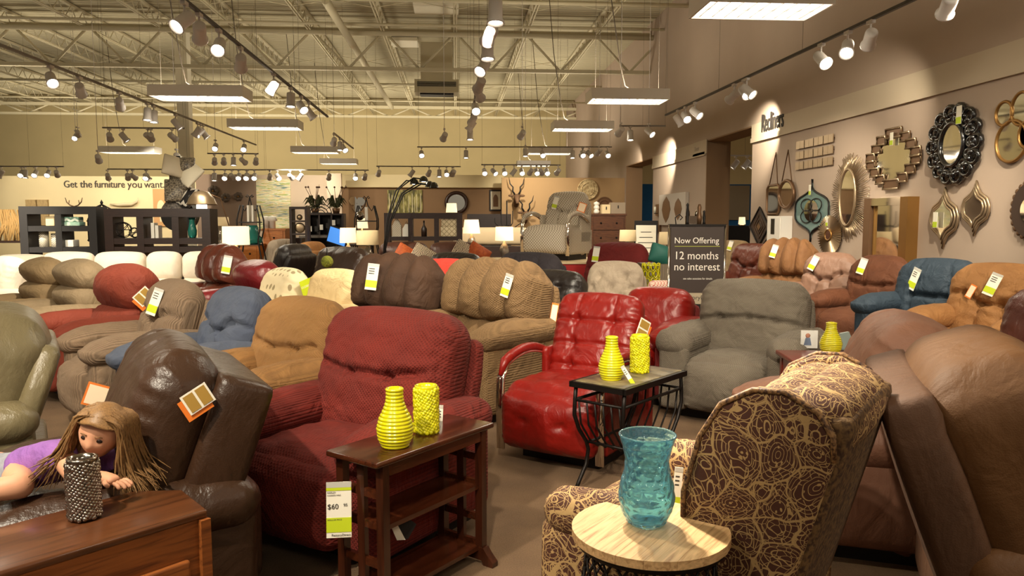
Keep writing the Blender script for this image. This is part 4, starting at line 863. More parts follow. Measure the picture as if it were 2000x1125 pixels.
for k in range(4):
    a0 = k * PI / 2; c_ = (W_ * .2 * math.cos(a0 + PI / 4), H_ * .13 * math.sin(a0 + PI / 4)); outline(t, [(c_[0] + W_ * .17 * math.cos(u), c_[1] + H_ * .1 * math.sin(u)) for u in np.linspace(0, 2 * PI, 16)[:-1]], -.035, .008, m_dark, 'scroll')
disc(t, W_ * .42, H_ * .34, -.035, m_mir); wtag(t, 0, H_ * .33, .9)
# sunburst oval
t, W_, H_ = wallthing('sunburst_mirror', 'large oval sunburst mirror of champagne metal rays', 'mirror', 1626, 1704, 297, 474)
b = MB(); n_ = 110; rr = random.Random(3)
for k in range(n_):
    a = 2 * PI * k / n_; s_ = rr.uniform(.86, 1.0); b.tube([(W_ * .2 * math.cos(a), -.05, H_ * .3 * math.sin(a)), (W_ * .5 * s_ * math.cos(a), -.02, H_ * .5 * s_ * math.sin(a))], [.008, .004], 5)
o = b.build('rays', m_silv, t); o['kind'] = 'stuff'
disc(t, W_ * .40, H_ * .62, -.06, m_mir); ring(t, W_ * .40, H_ * .62, -.06, .018, m_silv)
# stepped square mirror
t, W_, H_ = wallthing('stepped_mirror', 'bronze framed stepped diamond mirror made of overlapping squares', 'mirror', 1700, 1804, 253, 366)
q_ = W_ / 14; hq = H_ / 14
ws = [(-2, 7), (-2, 5.4), (-4, 5.4), (-4, 3.8), (-5.5, 3.8), (-5.5, 1.6), (-7, 1.6), (-7, -1.6), (-5.5, -1.6), (-5.5, -3.8), (-4, -3.8), (-4, -5.4), (-2, -5.4), (-2, -7)]
po = [(x * q_, z * hq) for x, z in ws] + [(-x * q_, z * hq) for x, z in ws[::-1]]
MB().prism([(x * .8, z * .8) for x, z in po], -.025, -.012, 'y').build('mirror', m_mir, t)
for k, (x, z) in enumerate([(0, 6.2), (0, -6.2), (-3, 4.8), (3, 4.8), (-3, -4.8), (3, -4.8), (-4.6, 2.9), (4.6, 2.9), (-4.6, -2.9), (4.6, -2.9), (-6, .9), (6, .9), (-6, -.9), (6, -.9)]):
    w2, h2 = (2.1, 1.1) if x == 0 else (1.2, 1.0)
    o = MB().box(x * q_, -.03 - .006 * (k % 3), z * hq, 2 * w2 * q_, .012, 2 * h2 * hq).build('frame_square', m_brz, t); outline(o, [(x * q_ + a * w2 * q_, z * hq + c_ * h2 * hq) for a, c_ in ((-1, -1), (1, -1), (1, 1), (-1, 1))], -.04 - .006 * (k % 3), .014, m_silv, 'raised_edge')
wtag(t, 0, H_ * .34, .9)
# black ornate oval
t, W_, H_ = wallthing('ornate_mirror', 'black lacquered ornate oval mirror with a scalloped openwork frame', 'mirror', 1820, 1928, 201, 362)
b = MB()
for k in range(14):
    a = 2 * PI * k / 14
    for f_, rr_, s_ in ((.40, .04, .085), (.32, .03, .06)):
        c_ = (W_ * f_ * math.cos(a), H_ * f_ * math.sin(a)); b.tube([(c_[0] + s_ * W_ * 1.05 * math.cos(u), -.05, c_[1] + s_ * H_ * .95 * math.sin(u)) for u in np.linspace(0, 2 * PI, 12)[:-1]], .026, 6, closed=True)
for k in range(28): a = 2 * PI * (k + .5) / 28; b.ball((W_ * .36 * math.cos(a), -.06, H_ * .37 * math.sin(a)), .035, 8, 6)
b.build('carved_frame', m_blk, t); disc(t, W_ * .74, H_ * .74, -.03, m_blk, 'backing', .02)
disc(t, W_ * .40, H_ * .50, -.07, m_mir); ring(t, W_ * .42, H_ * .52, -.07, .025, m_blk); wtag(t, W_ * .17, H_ * .33, 1.1, -.11)
# gold circles
t, W_, H_ = wallthing('circle_mirror_cluster', 'cluster of gold rimmed round mirrors at the right edge', 'mirror', 1948, 2012, 185, 320)
for (px, py, rx, ry) in [(1967, 222, 16, 23), (1981, 276, 30, 40), (2001, 212, 20, 32), (2012, 262, 16, 26)]:
    a = P(px, py, X=XW); w1 = abs(P(px - rx, py, X=XW).y - P(px + rx, py, X=XW).y); h1 = P(px, py - ry, X=XW).z - P(px, py + ry, X=XW).z; lx = t.location.y - a.y; lz = a.z - t.location.z
    MB().prism([(x + lx, z + lz) for x, z in ellr(w1, h1)], -.03, -.02, 'y').build('mirror', m_mir, t); MB().tube([(x + lx, -.03, z + lz) for x, z in ellr(w1, h1)], .016, 8, closed=True).build('rim', m_gold, t)
for lab, bx in [('silver ogee shaped mirror with price tag under the black oval mirror, the left of two', (1822, 1877, 366, 486)), ('silver ogee shaped mirror right of its twin under the black oval mirror', (1884, 1938, 353, 461))]:
    t, W_, H_ = wallthing('ogee_mirror', lab, 'mirror', *bx); 
    def og2(s_): return [(sx * s_ * W_ / 2 * f_, s_ * H_ / 2 * z) for sx, zz in ((1, [(0, 1), (.12, .75), (.35, .55), (.85, .35), (1, .1), (1, -.1), (.85, -.35), (.35, -.55), (.12, -.75), (0, -1)]), (-1, [(.12, -.75), (.35, -.55), (.85, -.35), (1, -.1), (1, .1), (.85, .35), (.35, .55), (.12, .75)])) for f_, z in zz]
    MB().prism(og2(.95), -.025, -.01, 'y').build('backing', m_brz, t); outline(t, og2(.97), -.03, .016, m_silv); outline(t, og2(.82), -.04, .014, m_silv); outline(t, og2(.68), -.05, .012, m_silv); MB().prism(og2(.66), -.055, -.04, 'y').build('mirror', m_mir, t)
    if 'tag' in lab: wtag(t, -W_ * .12, -.02, 1.0, -.09)
# gilt framed mirror
t, W_, H_ = wallthing('gilt_mirror', 'gold edged rectangular mirror leaning on the wall behind the recliner row', 'mirror', 1706, 1793, 386, 520, X=XW)
for dx in (-1, 1): MB().box(dx * W_ * .42, -.07, 0, W_ * .16, .14, H_).build('frame_side', m_gold if dx > 0 else m_brz, t)
for dz in (-1, 1): MB().box(0, -.07, dz * H_ * .44, W_ * .7, .13, H_ * .11).build('frame_rail', m_mir if dz > 0 else m_gold, t)
MB().box(0, -.08, 0, W_ * .68, .02, H_ * .77).build('mirror', m_mir, t); MB().box(-W_*.30, -.1, 0, .02, .02, H_*.77).build('inner_bead', m_gold, t)
# starburst plate
t, W_, H_ = wallthing('starburst_plate', 'round pleated starburst plate in champagne metal below the oval sunburst', 'wall art', 1602, 1649, 420, 498)
b = MB(); n_ = 44; V = [(0, -.05, 0)]
for k in range(n_ * 2): a = 2 * PI * k / (n_ * 2); f_ = .5 if k % 2 else .47; V.append((W_ * f_ * math.cos(a), -.05 if k % 2 else -.02, H_ * f_ * math.sin(a)))
b.add(V, [(0, 1 + (k + 1) % (2 * n_), 1 + k) for k in range(2 * n_)]); b.build('pleated_disc', m_silv, t); ring(t, W_ * .26, H_ * .26, -.055, .014, m_gold); disc(t, W_ * .24, H_ * .24, -.06, m_mir); wtag(t, -.02, H_ * .34, .8, -.07)
for lab, bx in [('dark carved diamond wall panel below the rope mirrors', (1468, 1506, 405, 480)), ('dark carved diamond wall panel half hidden behind the recliners', (1494, 1522, 459, 500))]:
    t, W_, H_ = wallthing('diamond_panel', lab, 'wall art', *bx); dm = [(W_ / 2, 0), (0, H_ / 2), (-W_ / 2, 0), (0, -H_ / 2)]
    MB().prism(dm[::-1], -.03, -.01, 'y').build('panel', mat('carved_dark', (58, 42, 32), .6), t); outline(t, dm, -.035, .018, m_dark)
    for s_ in (.62, .38): outline(t, [(x * s_, z * s_) for x, z in dm], -.035, .008, m_brz, 'tracery')
    MB().prism([(x * .2, z * .2) for x, z in dm][::-1], -.045, -.03, 'y').build('mirror', m_mir, t)
t, W_, H_ = wallthing('defibrillator_cabinet', 'white metal wall cabinet with a narrow window below the rope mirrors', 'cabinet', 1519, 1547, 422, 482, X=XW)
MB().box(0, -.09, 0, W_, .18, H_).build('cabinet', m_white, t); d_ = MB().box(0, -.185, 0, W_ * .9, .015, H_ * .92).build('door', m_white, t); MB().box(-.02, -.195, .08, W_ * .25, .008, H_ * .5).build('window', mat('dark_glass', (40, 42, 38), .1), d_)
t, W_, H_ = wallthing('scalloped_mirror', 'dark scalloped round wall mirror cut off by the right edge', 'mirror', 1979, 2060, 350, 470)
b = MB()
for k in range(26): a = 2 * PI * k / 26; b.ball((W_ * .46 * math.cos(a), -.03, H_ * .46 * math.sin(a)), W_ * .055, 8, 5, (1, .4, 1))
b.build('scallops', m_brz, t); disc(t, W_ * .9, H_ * .9, -.04, mat('carved_dark', (58, 42, 32), .6), 'plate'); disc(t, W_ * .4, H_ * .4, -.05, m_mir)
# ================================================================= pieces on the walls at the back
def backthing(name, label, cat, px0, px1, py0, py1, Y, g=None):
    a, b = P(px0, (py0 + py1) / 2, Y=Y), P(px1, (py0 + py1) / 2, Y=Y); H_ = P(px0, py0, Y=Y).z - P(px0, py1, Y=Y).z
    return thing(name, label, cat, ((a.x + b.x) / 2, Y, (a.z + b.z) / 2), 0, g), b.x - a.x, H_
t, W_, H_ = backthing('striped_painting', 'large painting of pale horizontal strata on the back wall', 'painting', 498, 568, 350, 448, 24.165); MB().box(0, 0, 0, W_, .06, H_).build('canvas', mat('strata_paint', (200, 200, 170), .6, kind='strata'), t)
t, W_, H_ = backthing('birch_painting', 'painting of pale birch trees on the brown wall', 'painting', 757, 825, 371, 417, 25.17); c_ = MB().box(0, 0, 0, W_, .05, H_).build('canvas', mat('forest_paint', (128, 120, 60), .6, kind='forest'), t)
b = MB()
for k, (x, s_) in enumerate([(-.46, 1), (-.38, .8), (-.3, .9), (-.2, .6), (.1, .7), (.2, 1), (.33, .9), (.44, 1), (-.05, .5), (.27, .6)]): b.prism([(x * W_, -H_ * .45), (x * W_ + .03 * s_, -H_ * .45), (x * W_ + .02 * s_, H_ * .35 * s_), (x * W_, H_ * .35 * s_)], -.032, -.026, 'y')
b.build('painted_trunk', mat('birch_white', (214, 205, 170), .7), c_)
t, W_, H_ = backthing('round_mirror', 'dark wood framed round mirror on the brown wall', 'mirror', 868, 915, 373, 419, 25.18); disc(t, W_ * .75, H_ * .75, -.02, m_mir); ring(t, W_ * .85, H_ * .85, -.02, W_ * .075, mat('espresso_wood', (50, 28, 18), .35))
t, W_, H_ = backthing('arch_print', 'dark framed print of an arched doorway', 'picture', 956, 980, 371, 412, 25.17); MB().box(0, 0, 0, W_, .05, H_).build('frame', m_dark, t); MB().box(0, -.03, 0, W_ * .8, .01, H_ * .86).build('mat_board', m_pap, t); MB().prism([(-W_ * .2, -H_ * .3), (W_ * .2, -H_ * .3), (W_ * .2, H_ * .12), (W_ * .12, H_ * .24), (0, H_ * .29), (-W_ * .12, H_ * .24), (-W_ * .2, H_ * .12)], -.042, -.034, 'y').build('printed_arch', m_brz, t)
for lab, px, py, r_ in [('largest dark metal flower on the grey taupe wall', 417, 373, 12), ('smaller dark metal flower in the middle of the three', 441, 386, 10), ('right dark metal flower next to the striped painting', 466, 384, 10)]:
    t, W_, H_ = backthing('metal_flower', lab, 'wall art', px - r_, px + r_, py - r_, py + r_, 23.97, 'metal flowers on the back wall')
    for k in range(7): a = 2 * PI * k / 7; MB().ball((W_ * .28 * math.cos(a), -.02, W_ * .28 * math.sin(a)), W_ * .2, 8, 5, (1, .25, 1)).build('petal', mat('flower_metal', (84, 72, 62), .5, .5), t)
    MB().ball((0, -.06, 0), W_ * .09, 8, 5).build('flower_centre', m_gold, t)
for lab, px, py, r_ in [('round carved cream medallion on the khaki wall', 1148, 370, 20), ('smaller round brown basket plate behind the boxes', 1180, 401, 16), ('small round pale basket plate behind the raised chair', 1138, 415, 14)]:
    t, W_, H_ = backthing('wall_medallion', lab, 'wall art', px - r_, px + r_, py - r_, py + r_, 23.975)
    mm_ = mat('carved_cream', (206, 184, 140), .7, kind='mottle', col2=(150, 126, 86), vs=14) if 'brown' not in lab else mat('basket_brown', (110, 78, 52), .7); MB().prism(ellr(W_, H_), -.03, .02, 'y').build('disc', mm_, t); ring(t, W_ * .6, H_ * .6, -.03, .02, mm_, 'carved_ring'); ring(t, W_ * .95, H_ * .95, -.02, .025, mm_, 'rim')
for lab, px, py, s_ in [('antelope head trophy with wavy horns, the upper one', 1009, 386, 1.), ('antelope head trophy with wavy horns, the lower one', 1027, 419, .95)]:
    q = P(px, py, Y=23.7); t = thing('antelope_head', lab, 'wall decoration', q); b = MB(); b.tube([(0, .25, -.25 * s_), (0, .1, -.05 * s_), (0, -.08, .02 * s_), (0, -.22, -.1 * s_), (0, -.28, -.2 * s_)], [.07 * s_, .085 * s_, .1 * s_, .06 * s_, .04 * s_], 10); b.build('head', mat('hide_brown', (92, 66, 44), .8), t)
    for sx in (-1, 1):
        MB().tube([(sx * .05, 0, .08), (sx * .12, 0, .2), (sx * .11, 0, .32), (sx * .2, 0, .42), (sx * .24, 0, .62 * s_)], [.03, .026, .022, .018, .006], 8).build('horn', m_dark, t)
        MB().ball((sx * .17, 0, .06), .09, 8, 6, (1, .3, .45)).build('ear', mat('hide_brown', (92, 66, 44), .8), t)
t, W_, H_ = backthing('bulb_print', 'print of an old light bulb on the cream wall', 'picture', 300, 330, 369, 442, 24.375); MB().box(0, 0, 0, W_, .04, H_).build('board', mat('print_tan', (196, 150, 100), .6), t); b = MB(); b.prism(ellr(W_ * .5, H_ * .4, 20), -.03, -.022, 'y'); b.box(0, -.026, -H_ * .28, W_ * .2, .008, H_ * .2); b.build('printed_bulb', mat('print_cream', (226, 205, 165), .6), t)
for k, (px, lab) in enumerate([(62, 'pale wooden plank art on the cream wall, the left of two'), (85, 'pale wooden plank art on the cream wall, the right of two')]):
    t, W_, H_ = backthing('plank_art', lab, 'wall art', px - 10, px + 10, 390, 440, 24.355); MB().box(0, 0, 0, W_, .08, H_).build('board', mat('weathered_plank', (176, 150, 104), .7, kind='woodz', col2=(140, 112, 70)), t)
for lab, cx_, w__ in [('bleached longhorn skull trophy above the brown shelf unit', 250, 40)]:
    t, W_, H_ = backthing('horn_trophy', lab, 'wall decoration', 215, 272, 390, 408, 24.33); MB().tube([(-W_ * .5, 0, 0), (-W_ * .2, 0, -.02), (0, 0, 0), (W_ * .25, 0, 0), (W_ * .42, 0, .08), (W_ * .48, 0, .2)], [.02, .05, .06, .05, .035, .008], 8).build('horn', mat('bone', (200, 184, 150), .5), t)
# pieces on the wall between the two openings
t, W_, H_ = wallthing('boat_canvas', 'large canvas of rowing boats on the wall between the two openings', 'picture', 1293, 1345, 378, 440, X=XW - .01); MB().box(0, -.04, 0, W_, .08, H_).build('canvas', mat('canvas_grey', (190, 180, 168), .7), t)
for sx, s_ in ((-.2, 1), (.25, .8)): MB().prism([(x * W_ * .17 * s_ + sx * W_, z * H_ * .42 * s_) for x, z in [(0, -1), (.6, -.6), (1, 0), (.7, .6), (0, 1), (-.7, .6), (-1, 0), (-.6, -.6)]][::1], -.088, -.08, 'y').build('painted_boat', m_brz, t)
for lab, y0 in [('small square metal sconce, upper of two by the boat canvas', 399), ('small square metal sconce, lower of two by the boat canvas', 431)]:
    t, W_, H_ = wallthing('wall_sconce', lab, 'sconce', 1274 + 10, 1292, y0, y0 + 22); MB().box(0, -.03, 0, W_, .05, H_).build('plate', m_brz, t); MB().tube([(0, -.12, -.08), (0, -.12, .08)], .03, 8).build('candle', m_pap, t); MB().box(0, -.08, -.09, .08, .12, .015).build('bracket', m_dark, t)
t, W_, H_ = wallthing('wall_plaque', 'small white sign plaque with faint lettering at the end of the wall between the openings', 'sign', 1355, 1381, 276, 303, X=XW - .02); MB().box(0, -.01, 0, W_, .02, H_).build('plate', m_band, t); 
text('lettering', 'Decor', H_ * .5, (-W_ * .35, -.025, -H_ * .15), (PI / 2, 0, 0), mat('letter_faint', (150, 136, 120), .6), .001, t, sx=.8)
# ================================================================= furniture and decor farther back
m_shade = mat('lamp_shade_lit', (255, 226, 178), .8, emis=1.1); m_shadeo = mat('lamp_shade_linen', (214, 192, 150), .8); m_esw = mat('espresso_shelf', (42, 24, 18), .45, kind='wood', col2=(28, 15, 11)); m_blw = mat('black_shelf', (40, 38, 38), .45)
m_honey = mat('honey_pine', (176, 106, 44), .4, kind='wood', col2=(140, 78, 28)); m_teal = mat('teal_glass', (50, 130, 118), .1, trans=.4); m_wht = mat('white_ceramic', (225, 220, 208), .3)
def ground(px, Y): q = P(px, 430, Y=Y); return q.x
def zat(py, Y): return P(900, py, Y=Y).z
def shelf(label, px0, px1, pyt, Y, cols, zs, depth, m, rz=0, name='shelf_unit', th=.05):
    x0, x1 = ground(px0, Y), ground(px1, Y); zt = zat(pyt, Y); W_ = x1 - x0
    t = thing(name, label, 'shelf', ((x0 + x1) / 2, Y, 0), rz)
    for sx in (-1, 1): MB().box(sx * (W_ / 2 - th / 2), depth / 2, zt / 2, th, depth, zt).build('side_panel', m, t)
    for k in range(1, cols): MB().box(-W_ / 2 + k * W_ / cols, depth / 2, zt / 2, th * .8, depth - .01, zt - .04).build('divider', m, t)
    MB().box(0, depth / 2, zt - th / 2, W_ - 2 * th, depth, th).build('top_board', m, t)
    for z in zs: MB().box(0, depth / 2, z, W_ - 2 * th, depth - .02, th * .7).build('shelf_board', m, t)
    return t, (x0 + x1) / 2, W_, zt
def table_lamp(label, px, py0, py1, wpx, Y, lit=True, ztab=None, tap=.85, kind='drum'):
    q = P(px, py1, Y=Y); zt = P(px, py0, Y=Y).z; zb = q.z; r_ = wpx * Y / F / 2; base = zb - .35 if ztab is None else ztab
    t = thing('table_lamp', label, 'lamp', (q.x, Y, base)); 
    MB().lathe([(r_, zb - base), (r_ * tap, zt - base), (r_ * tap - .006, zt - base), (r_ - .006, zb - base), (r_, zb - base)], 28).build('lamp_shade', m_shade if lit else m_shadeo, t)
    H_ = zb - base; MB().lathe([(0, 0), (.075, 0), (.075, .02), (.03, .04), (.06, H_ * .3), (.085, H_ * .5), (.06, H_ * .75), (.02, H_ * .9), (.012, H_ + .12), (0, H_ + .12)], 18).build('base', mat('lamp_base_glass', (150, 140, 125), .15, .5), t)
    if lit:
        l = bpy.data.lights.new('lamp', 'POINT'); l.energy = 6; l.color = (1, .75, .45); l.shadow_soft_size = .05; lo = bpy.data.objects.new('lamp_glow', l); C.objects.link(lo); lo.location = (q.x, Y, (zt + zb) / 2)
    return t, q.x, base
def table_under(label, x, Y, z, w_, m, d_=.4):
    t = thing('end_table', label, 'end table', (x, Y, 0)); MB().box(0, 0, z - .0175, w_, d_, .035).build('tabletop', m, t)
    for sx in (-1, 1):
        for sy in (-1, 1): MB().box(sx * (w_ / 2 - .03), sy * (d_ / 2 - .03), (z - .035) / 2, .035, .035, z - .035).build('leg', m, t)
    MB().box(0, 0, .18, w_ - .08, d_ - .08, .02).build('shelf', m, t)
def boxt(name, label, cat, px0, px1, py0, py1, Y, m, d_=.2, g=None, part='box', z=None):
    a, b = P(px0, py1, Y=Y), P(px1, py1, Y=Y); H_ = P(px0, py0, Y=Y).z - a.z; zz = a.z if z is None else z
    t = thing(name, label, cat, ((a.x + b.x) / 2, Y, zz), 0, g); MB().box(0, 0, H_ / 2, b.x - a.x, d_, H_).build(part, m, t); return t, b.x - a.x, H_
m_lat = mat('lattice_white', (228, 218, 196), .6, kind='lattice', sc=1.4, col2=(60, 46, 38))
# left black shelf
Y1 = 12.4
t, xc, W_, zt = shelf('black open shelf unit with four square openings behind the white sectional', 37, 188, 404, Y1, 2, [zat(446, Y1), zat(486, Y1)], .4, m_blw, rz=.0, th=.12); zs1, zs2 = zat(446, Y1) + .042, zat(486, Y1) + .042
for lab, a, b, c, e, zz in [('white lattice canister, the left of two in the black shelf', 75, 93, 448, 484, zs2), ('white lattice canister, the right of two in the black shelf', 98, 118, 455, 484, zs2)]:
    x = ground((a + b) / 2, Y1 + .2); H_ = zat(c, Y1 + .2) - zz; o = MB().lathe([(0, 0), (.07, 0), (.07, H_), (.05, H_), (0, H_ - .02)], 20).build('lattice_canister', m_lat, None, (x, Y1 + .2, zz)); tag(o, lab, 'canister', 'lattice canisters in the black shelf')
for lab, a, b, c, zz, m in [('pale green patterned box, lower of the pair in the black shelf', 126, 161, 436, zs1, mat('mint_box', (150, 190, 168), .6, kind='mottle', col2=(210, 220, 200), vs=12)), ('grey frame standing in the black shelf', 95, 112, 423, zs1, m_shadeo), ('white ribbed planter in the black shelf', 127, 147, 467, zs2, m_wht)]:
    x0, x1 = ground(a, Y1 + .2), ground(b, Y1 + .2); H_ = zat(c, Y1 + .2) - zz; H_ = max(.06, H_); nm = 'storage_box' if 'box' in lab else ('picture_frame' if 'frame' in lab else 'planter')
    o = bev(MB().box(0, 0, H_ / 2, x1 - x0, .2, H_).build(nm, m, None, ((x0 + x1) / 2, Y1 + .2, zz)), .01); tag(o, lab, 'box' if 'box' in lab else ('frame' if 'frame' in lab else 'planter'))
    if 'lower' in lab: o2 = bev(MB().box(0, 0, .05, (x1 - x0) * .85, .17, .08).build('storage_box', mat('striped_box', (214, 222, 206), .6, kind='chevron', sc=1.2, col2=(110, 150, 130)), None, ((x0 + x1) / 2, Y1 + .2, zz + H_ - .01)), .01); tag(o2, 'striped mint box on top of the patterned one in the black shelf', 'box')
q = P(145, 404, Y=Y1 + .2); t = thing('antler_decor', 'small antler ornament on top of the black shelf', 'ornament', (q.x, Y1 + .2, zt))
for sx in (-1, 1): MB().tube([(0, 0, 0), (sx * .06, 0, .02), (sx * .11, 0, .07), (sx * .13, 0, .14)], [.01, .01, .009, .004], 6).tube([(sx * .08, 0, .04), (sx * .07, 0, .1)], .006, 5).build('antler', m_brz, t)
# second brown shelf
t, xc, W_, zt = shelf('dark brown open shelf unit with three openings, right of the black one', 203, 410, 408, Y1, 3, [zat(470, Y1), zat(486, Y1)], .4, m_esw, th=.13); zb_ = zat(470, Y1) + .046
for lab, px, s_ in [('black tangled wire sphere at the left in the brown shelf', 240, .13), ('smaller black tangled wire sphere in the brown shelf', 262, .085)]:
    x = ground(px, Y1 + .2); t = thing('wire_sphere', lab, 'ornament', (x, Y1 + .2, zb_))
    for k in range(6): R_ = Euler((k * .7, k * 1.1, 0)).to_matrix(); MB().tube([R_ @ Vector((s_ * .95 * math.cos(u), s_ * .95 * math.sin(u), 0)) + Vector((0, 0, s_)) for u in np.linspace(0, 2 * PI, 20)[:-1]], .006, 5, closed=True).build('wire_hoop', m_dark, t)
def wallbook(px, lab, h_): x = ground(px, Y1 + .2); o = MB().box(0, 0, h_ / 2, .05, .16, h_).build('candle_block', m_wht, None, (x, Y1 + .2, zb_)); tag(o, lab, 'candle holder')
wallbook(301, 'tall white pillar block in the brown shelf', .24); wallbook(309, 'white pillar block right of the taller one in the brown shelf', .2)
x = ground(375, Y1 + .15); o = MB().lathe([(0, 0), (.045, 0), (.065, .05), (.07, .12), (.05, .2), (.04, .27), (.055, .32), (.05, .32), (.035, .27), (.0, .02)], 20).build('green_vase', m_teal, None, (x, Y1 + .15, zb_)); tag(o, 'green glass vase in the right opening of the brown shelf', 'vase')
o = MB().box(0, 0, .16, .17, .17, .32).build('lattice_lantern', m_lat, None, (ground(196, 13.4), 13.4, zat(482, 13.4))); tag(o, 'cream lattice lantern between the two shelf units', 'lantern')
x = ground(200, 13.0); t = thing('iron_cloche', 'black iron crown shaped cloche rising between the shelf units', 'ornament', (x, 13.0, zat(470, 13)))
for k in range(4):
    a = k * PI / 4; MB().tube([(.22 * math.cos(a), .22 * math.sin(a), 0), (.22 * math.cos(a), .22 * math.sin(a), .35), (.15 * math.cos(a), .15 * math.sin(a), .52), (0, 0, .6), (-.15 * math.cos(a), -.15 * math.sin(a), .52), (-.22 * math.cos(a), -.22 * math.sin(a), .35), (-.22 * math.cos(a), -.22 * math.sin(a), 0)], .012, 6).build('rib', m_dark, t)
for z in (.02, .33): MB().tube([(.22 * math.cos(u), .22 * math.sin(u), z) for u in np.linspace(0, 2 * PI, 24)[:-1]], .012, 6, closed=True).build('hoop', m_dark, t)
MB().lathe([(0, .6), (.02, .61), (.025, .63), (.0, .68)], 8).build('finial', m_dark, t)
o = MB().box(0, 0, .3, 1.2, .4, .6).build('cabinet_low', m_esw, None, (ground(196, 13.2), 13.2, 0)); o.scale = (1, 1, (zat(484, 13.2)) / .6); o.name = 'low_cabinet'; tag(o, 'dark low cabinet behind the gap between the shelf units', 'cabinet')
# twig sculptures far left
for px, lab in [(12, 'twig lattice sculpture at the left edge'), (34, 'twig lattice sculpture beside the black shelf')]:
    q = P(px, 470, Y=14); t = thing('twig_sculpture', lab, 'sculpture', (q.x, 14, q.z)); b = MB(); rr = random.Random(px)
    for k in range(16): x0, x1 = rr.uniform(-.14, .14), rr.uniform(-.14, .14); b.tube([(x0, rr.uniform(-.05, .05), 0), ((x0 + x1) / 2 + .03, 0, .27), (x1, rr.uniform(-.05, .05), .54)], .012, 5)
    b.build('twigs', mat('driftwood', (176, 140, 86), .7), t)
q = P(20, 470, Y=14); table_under('dark console under the twig sculptures', q.x, 14, q.z, .9, m_esw)
# pillow tree
q = P(352, 415, Y=15); t = thing('pillow_stand', 'black round stand that carries the stacked throw pillows', 'display stand', (q.x, 15, 0)); MB().tube([(0, 0, 0), (0, 0, 2.65)], .04, 10).build('pole', m_dark, t); MB().lathe([(0, 0), (.35, 0), (.35, .04), (0, .04)], 24).build('foot', m_dark, t)
b = MB(); b.prism(ellr(.62, .62, 30), -.15, .15, 'y'); o = b.build('dark_cushion_disc', m_dark, t, (0, 0, zat(420, 15)))
pm = [mat('pillow_sequin', (150, 138, 118), .4, kind='mottle', col2=(60, 52, 46), vs=40), mat('pillow_chevron', (225, 218, 205), .7, kind='chevron', sc=1.2, col2=(30, 26, 26)), mat('pillow_pearl', (196, 182, 156), .6), mat('pillow_ivory', (234, 224, 200), .7), mat('pillow_black_sequin', (40, 34, 32), .5, kind='mottle', col2=(120, 110, 100), vs=50)]
for k, (px, py, m, rx, rz_, lab, s_) in enumerate([(344, 404, 4, 1.2, .2, 'black sequinned throw pillow, lowest of the pillow stack', .4), (365, 384, 1, 1.0, -.5, 'black and white chevron throw pillow in the pillow stack', .4), (346, 372, 0, 1.2, .3, 'grey sequinned throw pillow in the middle of the pillow stack', .44), (351, 354, 0, 1.15, -.2, 'grey sparkling throw pillow under the ivory one', .42), (370, 340, 3, 1.0, -.6, 'bright ivory throw pillow on the right of the pillow stack', .44), (341, 325, 2, 1.1, .5, 'pearl grey throw pillow on top of the pillow stack', .42), (364, 322, 0, 1.1, .1, 'sequinned pillow corner at the very top of the stack', .3)]):
    q = P(px, py, Y=14.9 - .03 * (k % 3)); V, Fq = cush(s_, s_, .05, .02, (12, 12, 4), (0, 0, .08)); o = ob('throw_pillow', mesh_from('throw_pillow', V, Fq, pm[m]), None, q, (rx, .5 - .25 * (k % 4), rz_)); tag(o, lab, 'pillow')
# glowing spun metal pendant beside the pillows
q = P(394, 398, Y=13.5); t = thing('dome_lamp', 'bright dome lamp beside the pillow stack', 'lamp', q); MB().lathe([(.03, .22), (.12, .2), (.2, .1), (.24, 0), (.25, -.02), (.23, 0), (.1, .17), (0, .2)], 24).build('lamp_shade', m_silv, t); MB().lathe([(0, .15), (.07, .12), (.085, -.06), (.08, -.2), (0, -.2)], 16).build('bulb', mat('lamp_bright', (255, 246, 225), .5, emis=9), t); MB().tube([(.05, .02, .2), (.28, .1, .1), (.42, .2, -.5), (.52, .25, -q.z)], .012, 6).build('stand', m_brz, t)
# white sectional
Ys = 10.3; x0, x1 = ground(78, Ys), ground(432, Ys); zt = zat(492, Ys); t = thing('sectional_sofa', 'white leather sectional sofa behind the row of recliners', 'sofa', ((x0 + x1) / 2, Ys, 0))
W_ = x1 - x0; pillow('body', m_offw, t, (W_, .9, .36), .06, (0, -.35, .22), (10, 6, 5))
eds = [78, 180, 282, 352, 432]
for a, b_ in zip(eds[:-1], eds[1:]):
    xa, xb = ground(a, Ys), ground(b_, Ys); cx_ = (xa + xb) / 2 - (x0 + x1) / 2
    pillow('back_cushion', m_offw, t, (xb - xa - .01, .24, zt - .66), .1, (cx_, .03, (zt + .66) / 2), (16, 6, 12), (0, .05, .02), back_fn(seed=a, topround=0, creases=[(-.75, -1, -.75, 1, .01, .04)])); pillow('lower_cushion', m_offw, t, (xb - xa - .01, .26, .3), .09, (cx_, -.0, .56), (12, 6, 8), (0, .05, .0)); pillow('seat_cushion', m_offw, t, (xb - xa - .01, .62, .18), .08, (cx_, -.42, .45), (12, 10, 5), (0, 0, .03))
xa, xb = ground(-30, 10.0), ground(84, 10.0); t = thing('sofa_wedge', 'white sofa section at the far left end of the sectional', 'sofa', ((xa + xb) / 2 - .45, 10.9, 0), .12); pillow('back_cushion', m_offw, t, (xb - xa, .26, zat(500, 10.4) - .5), .11, (0, .1, (zat(500, 10.4) + .5) / 2), (16, 6, 10), (0, .05, .02)); pillow('seat_cushion', m_offw, t, (xb - xa, .8, .3), .1, (0, -.3, .35), (10, 8, 5))
MB().box(0, -.1, .1, xb - xa - .1, .8, .2).build('body', m_offw, t)
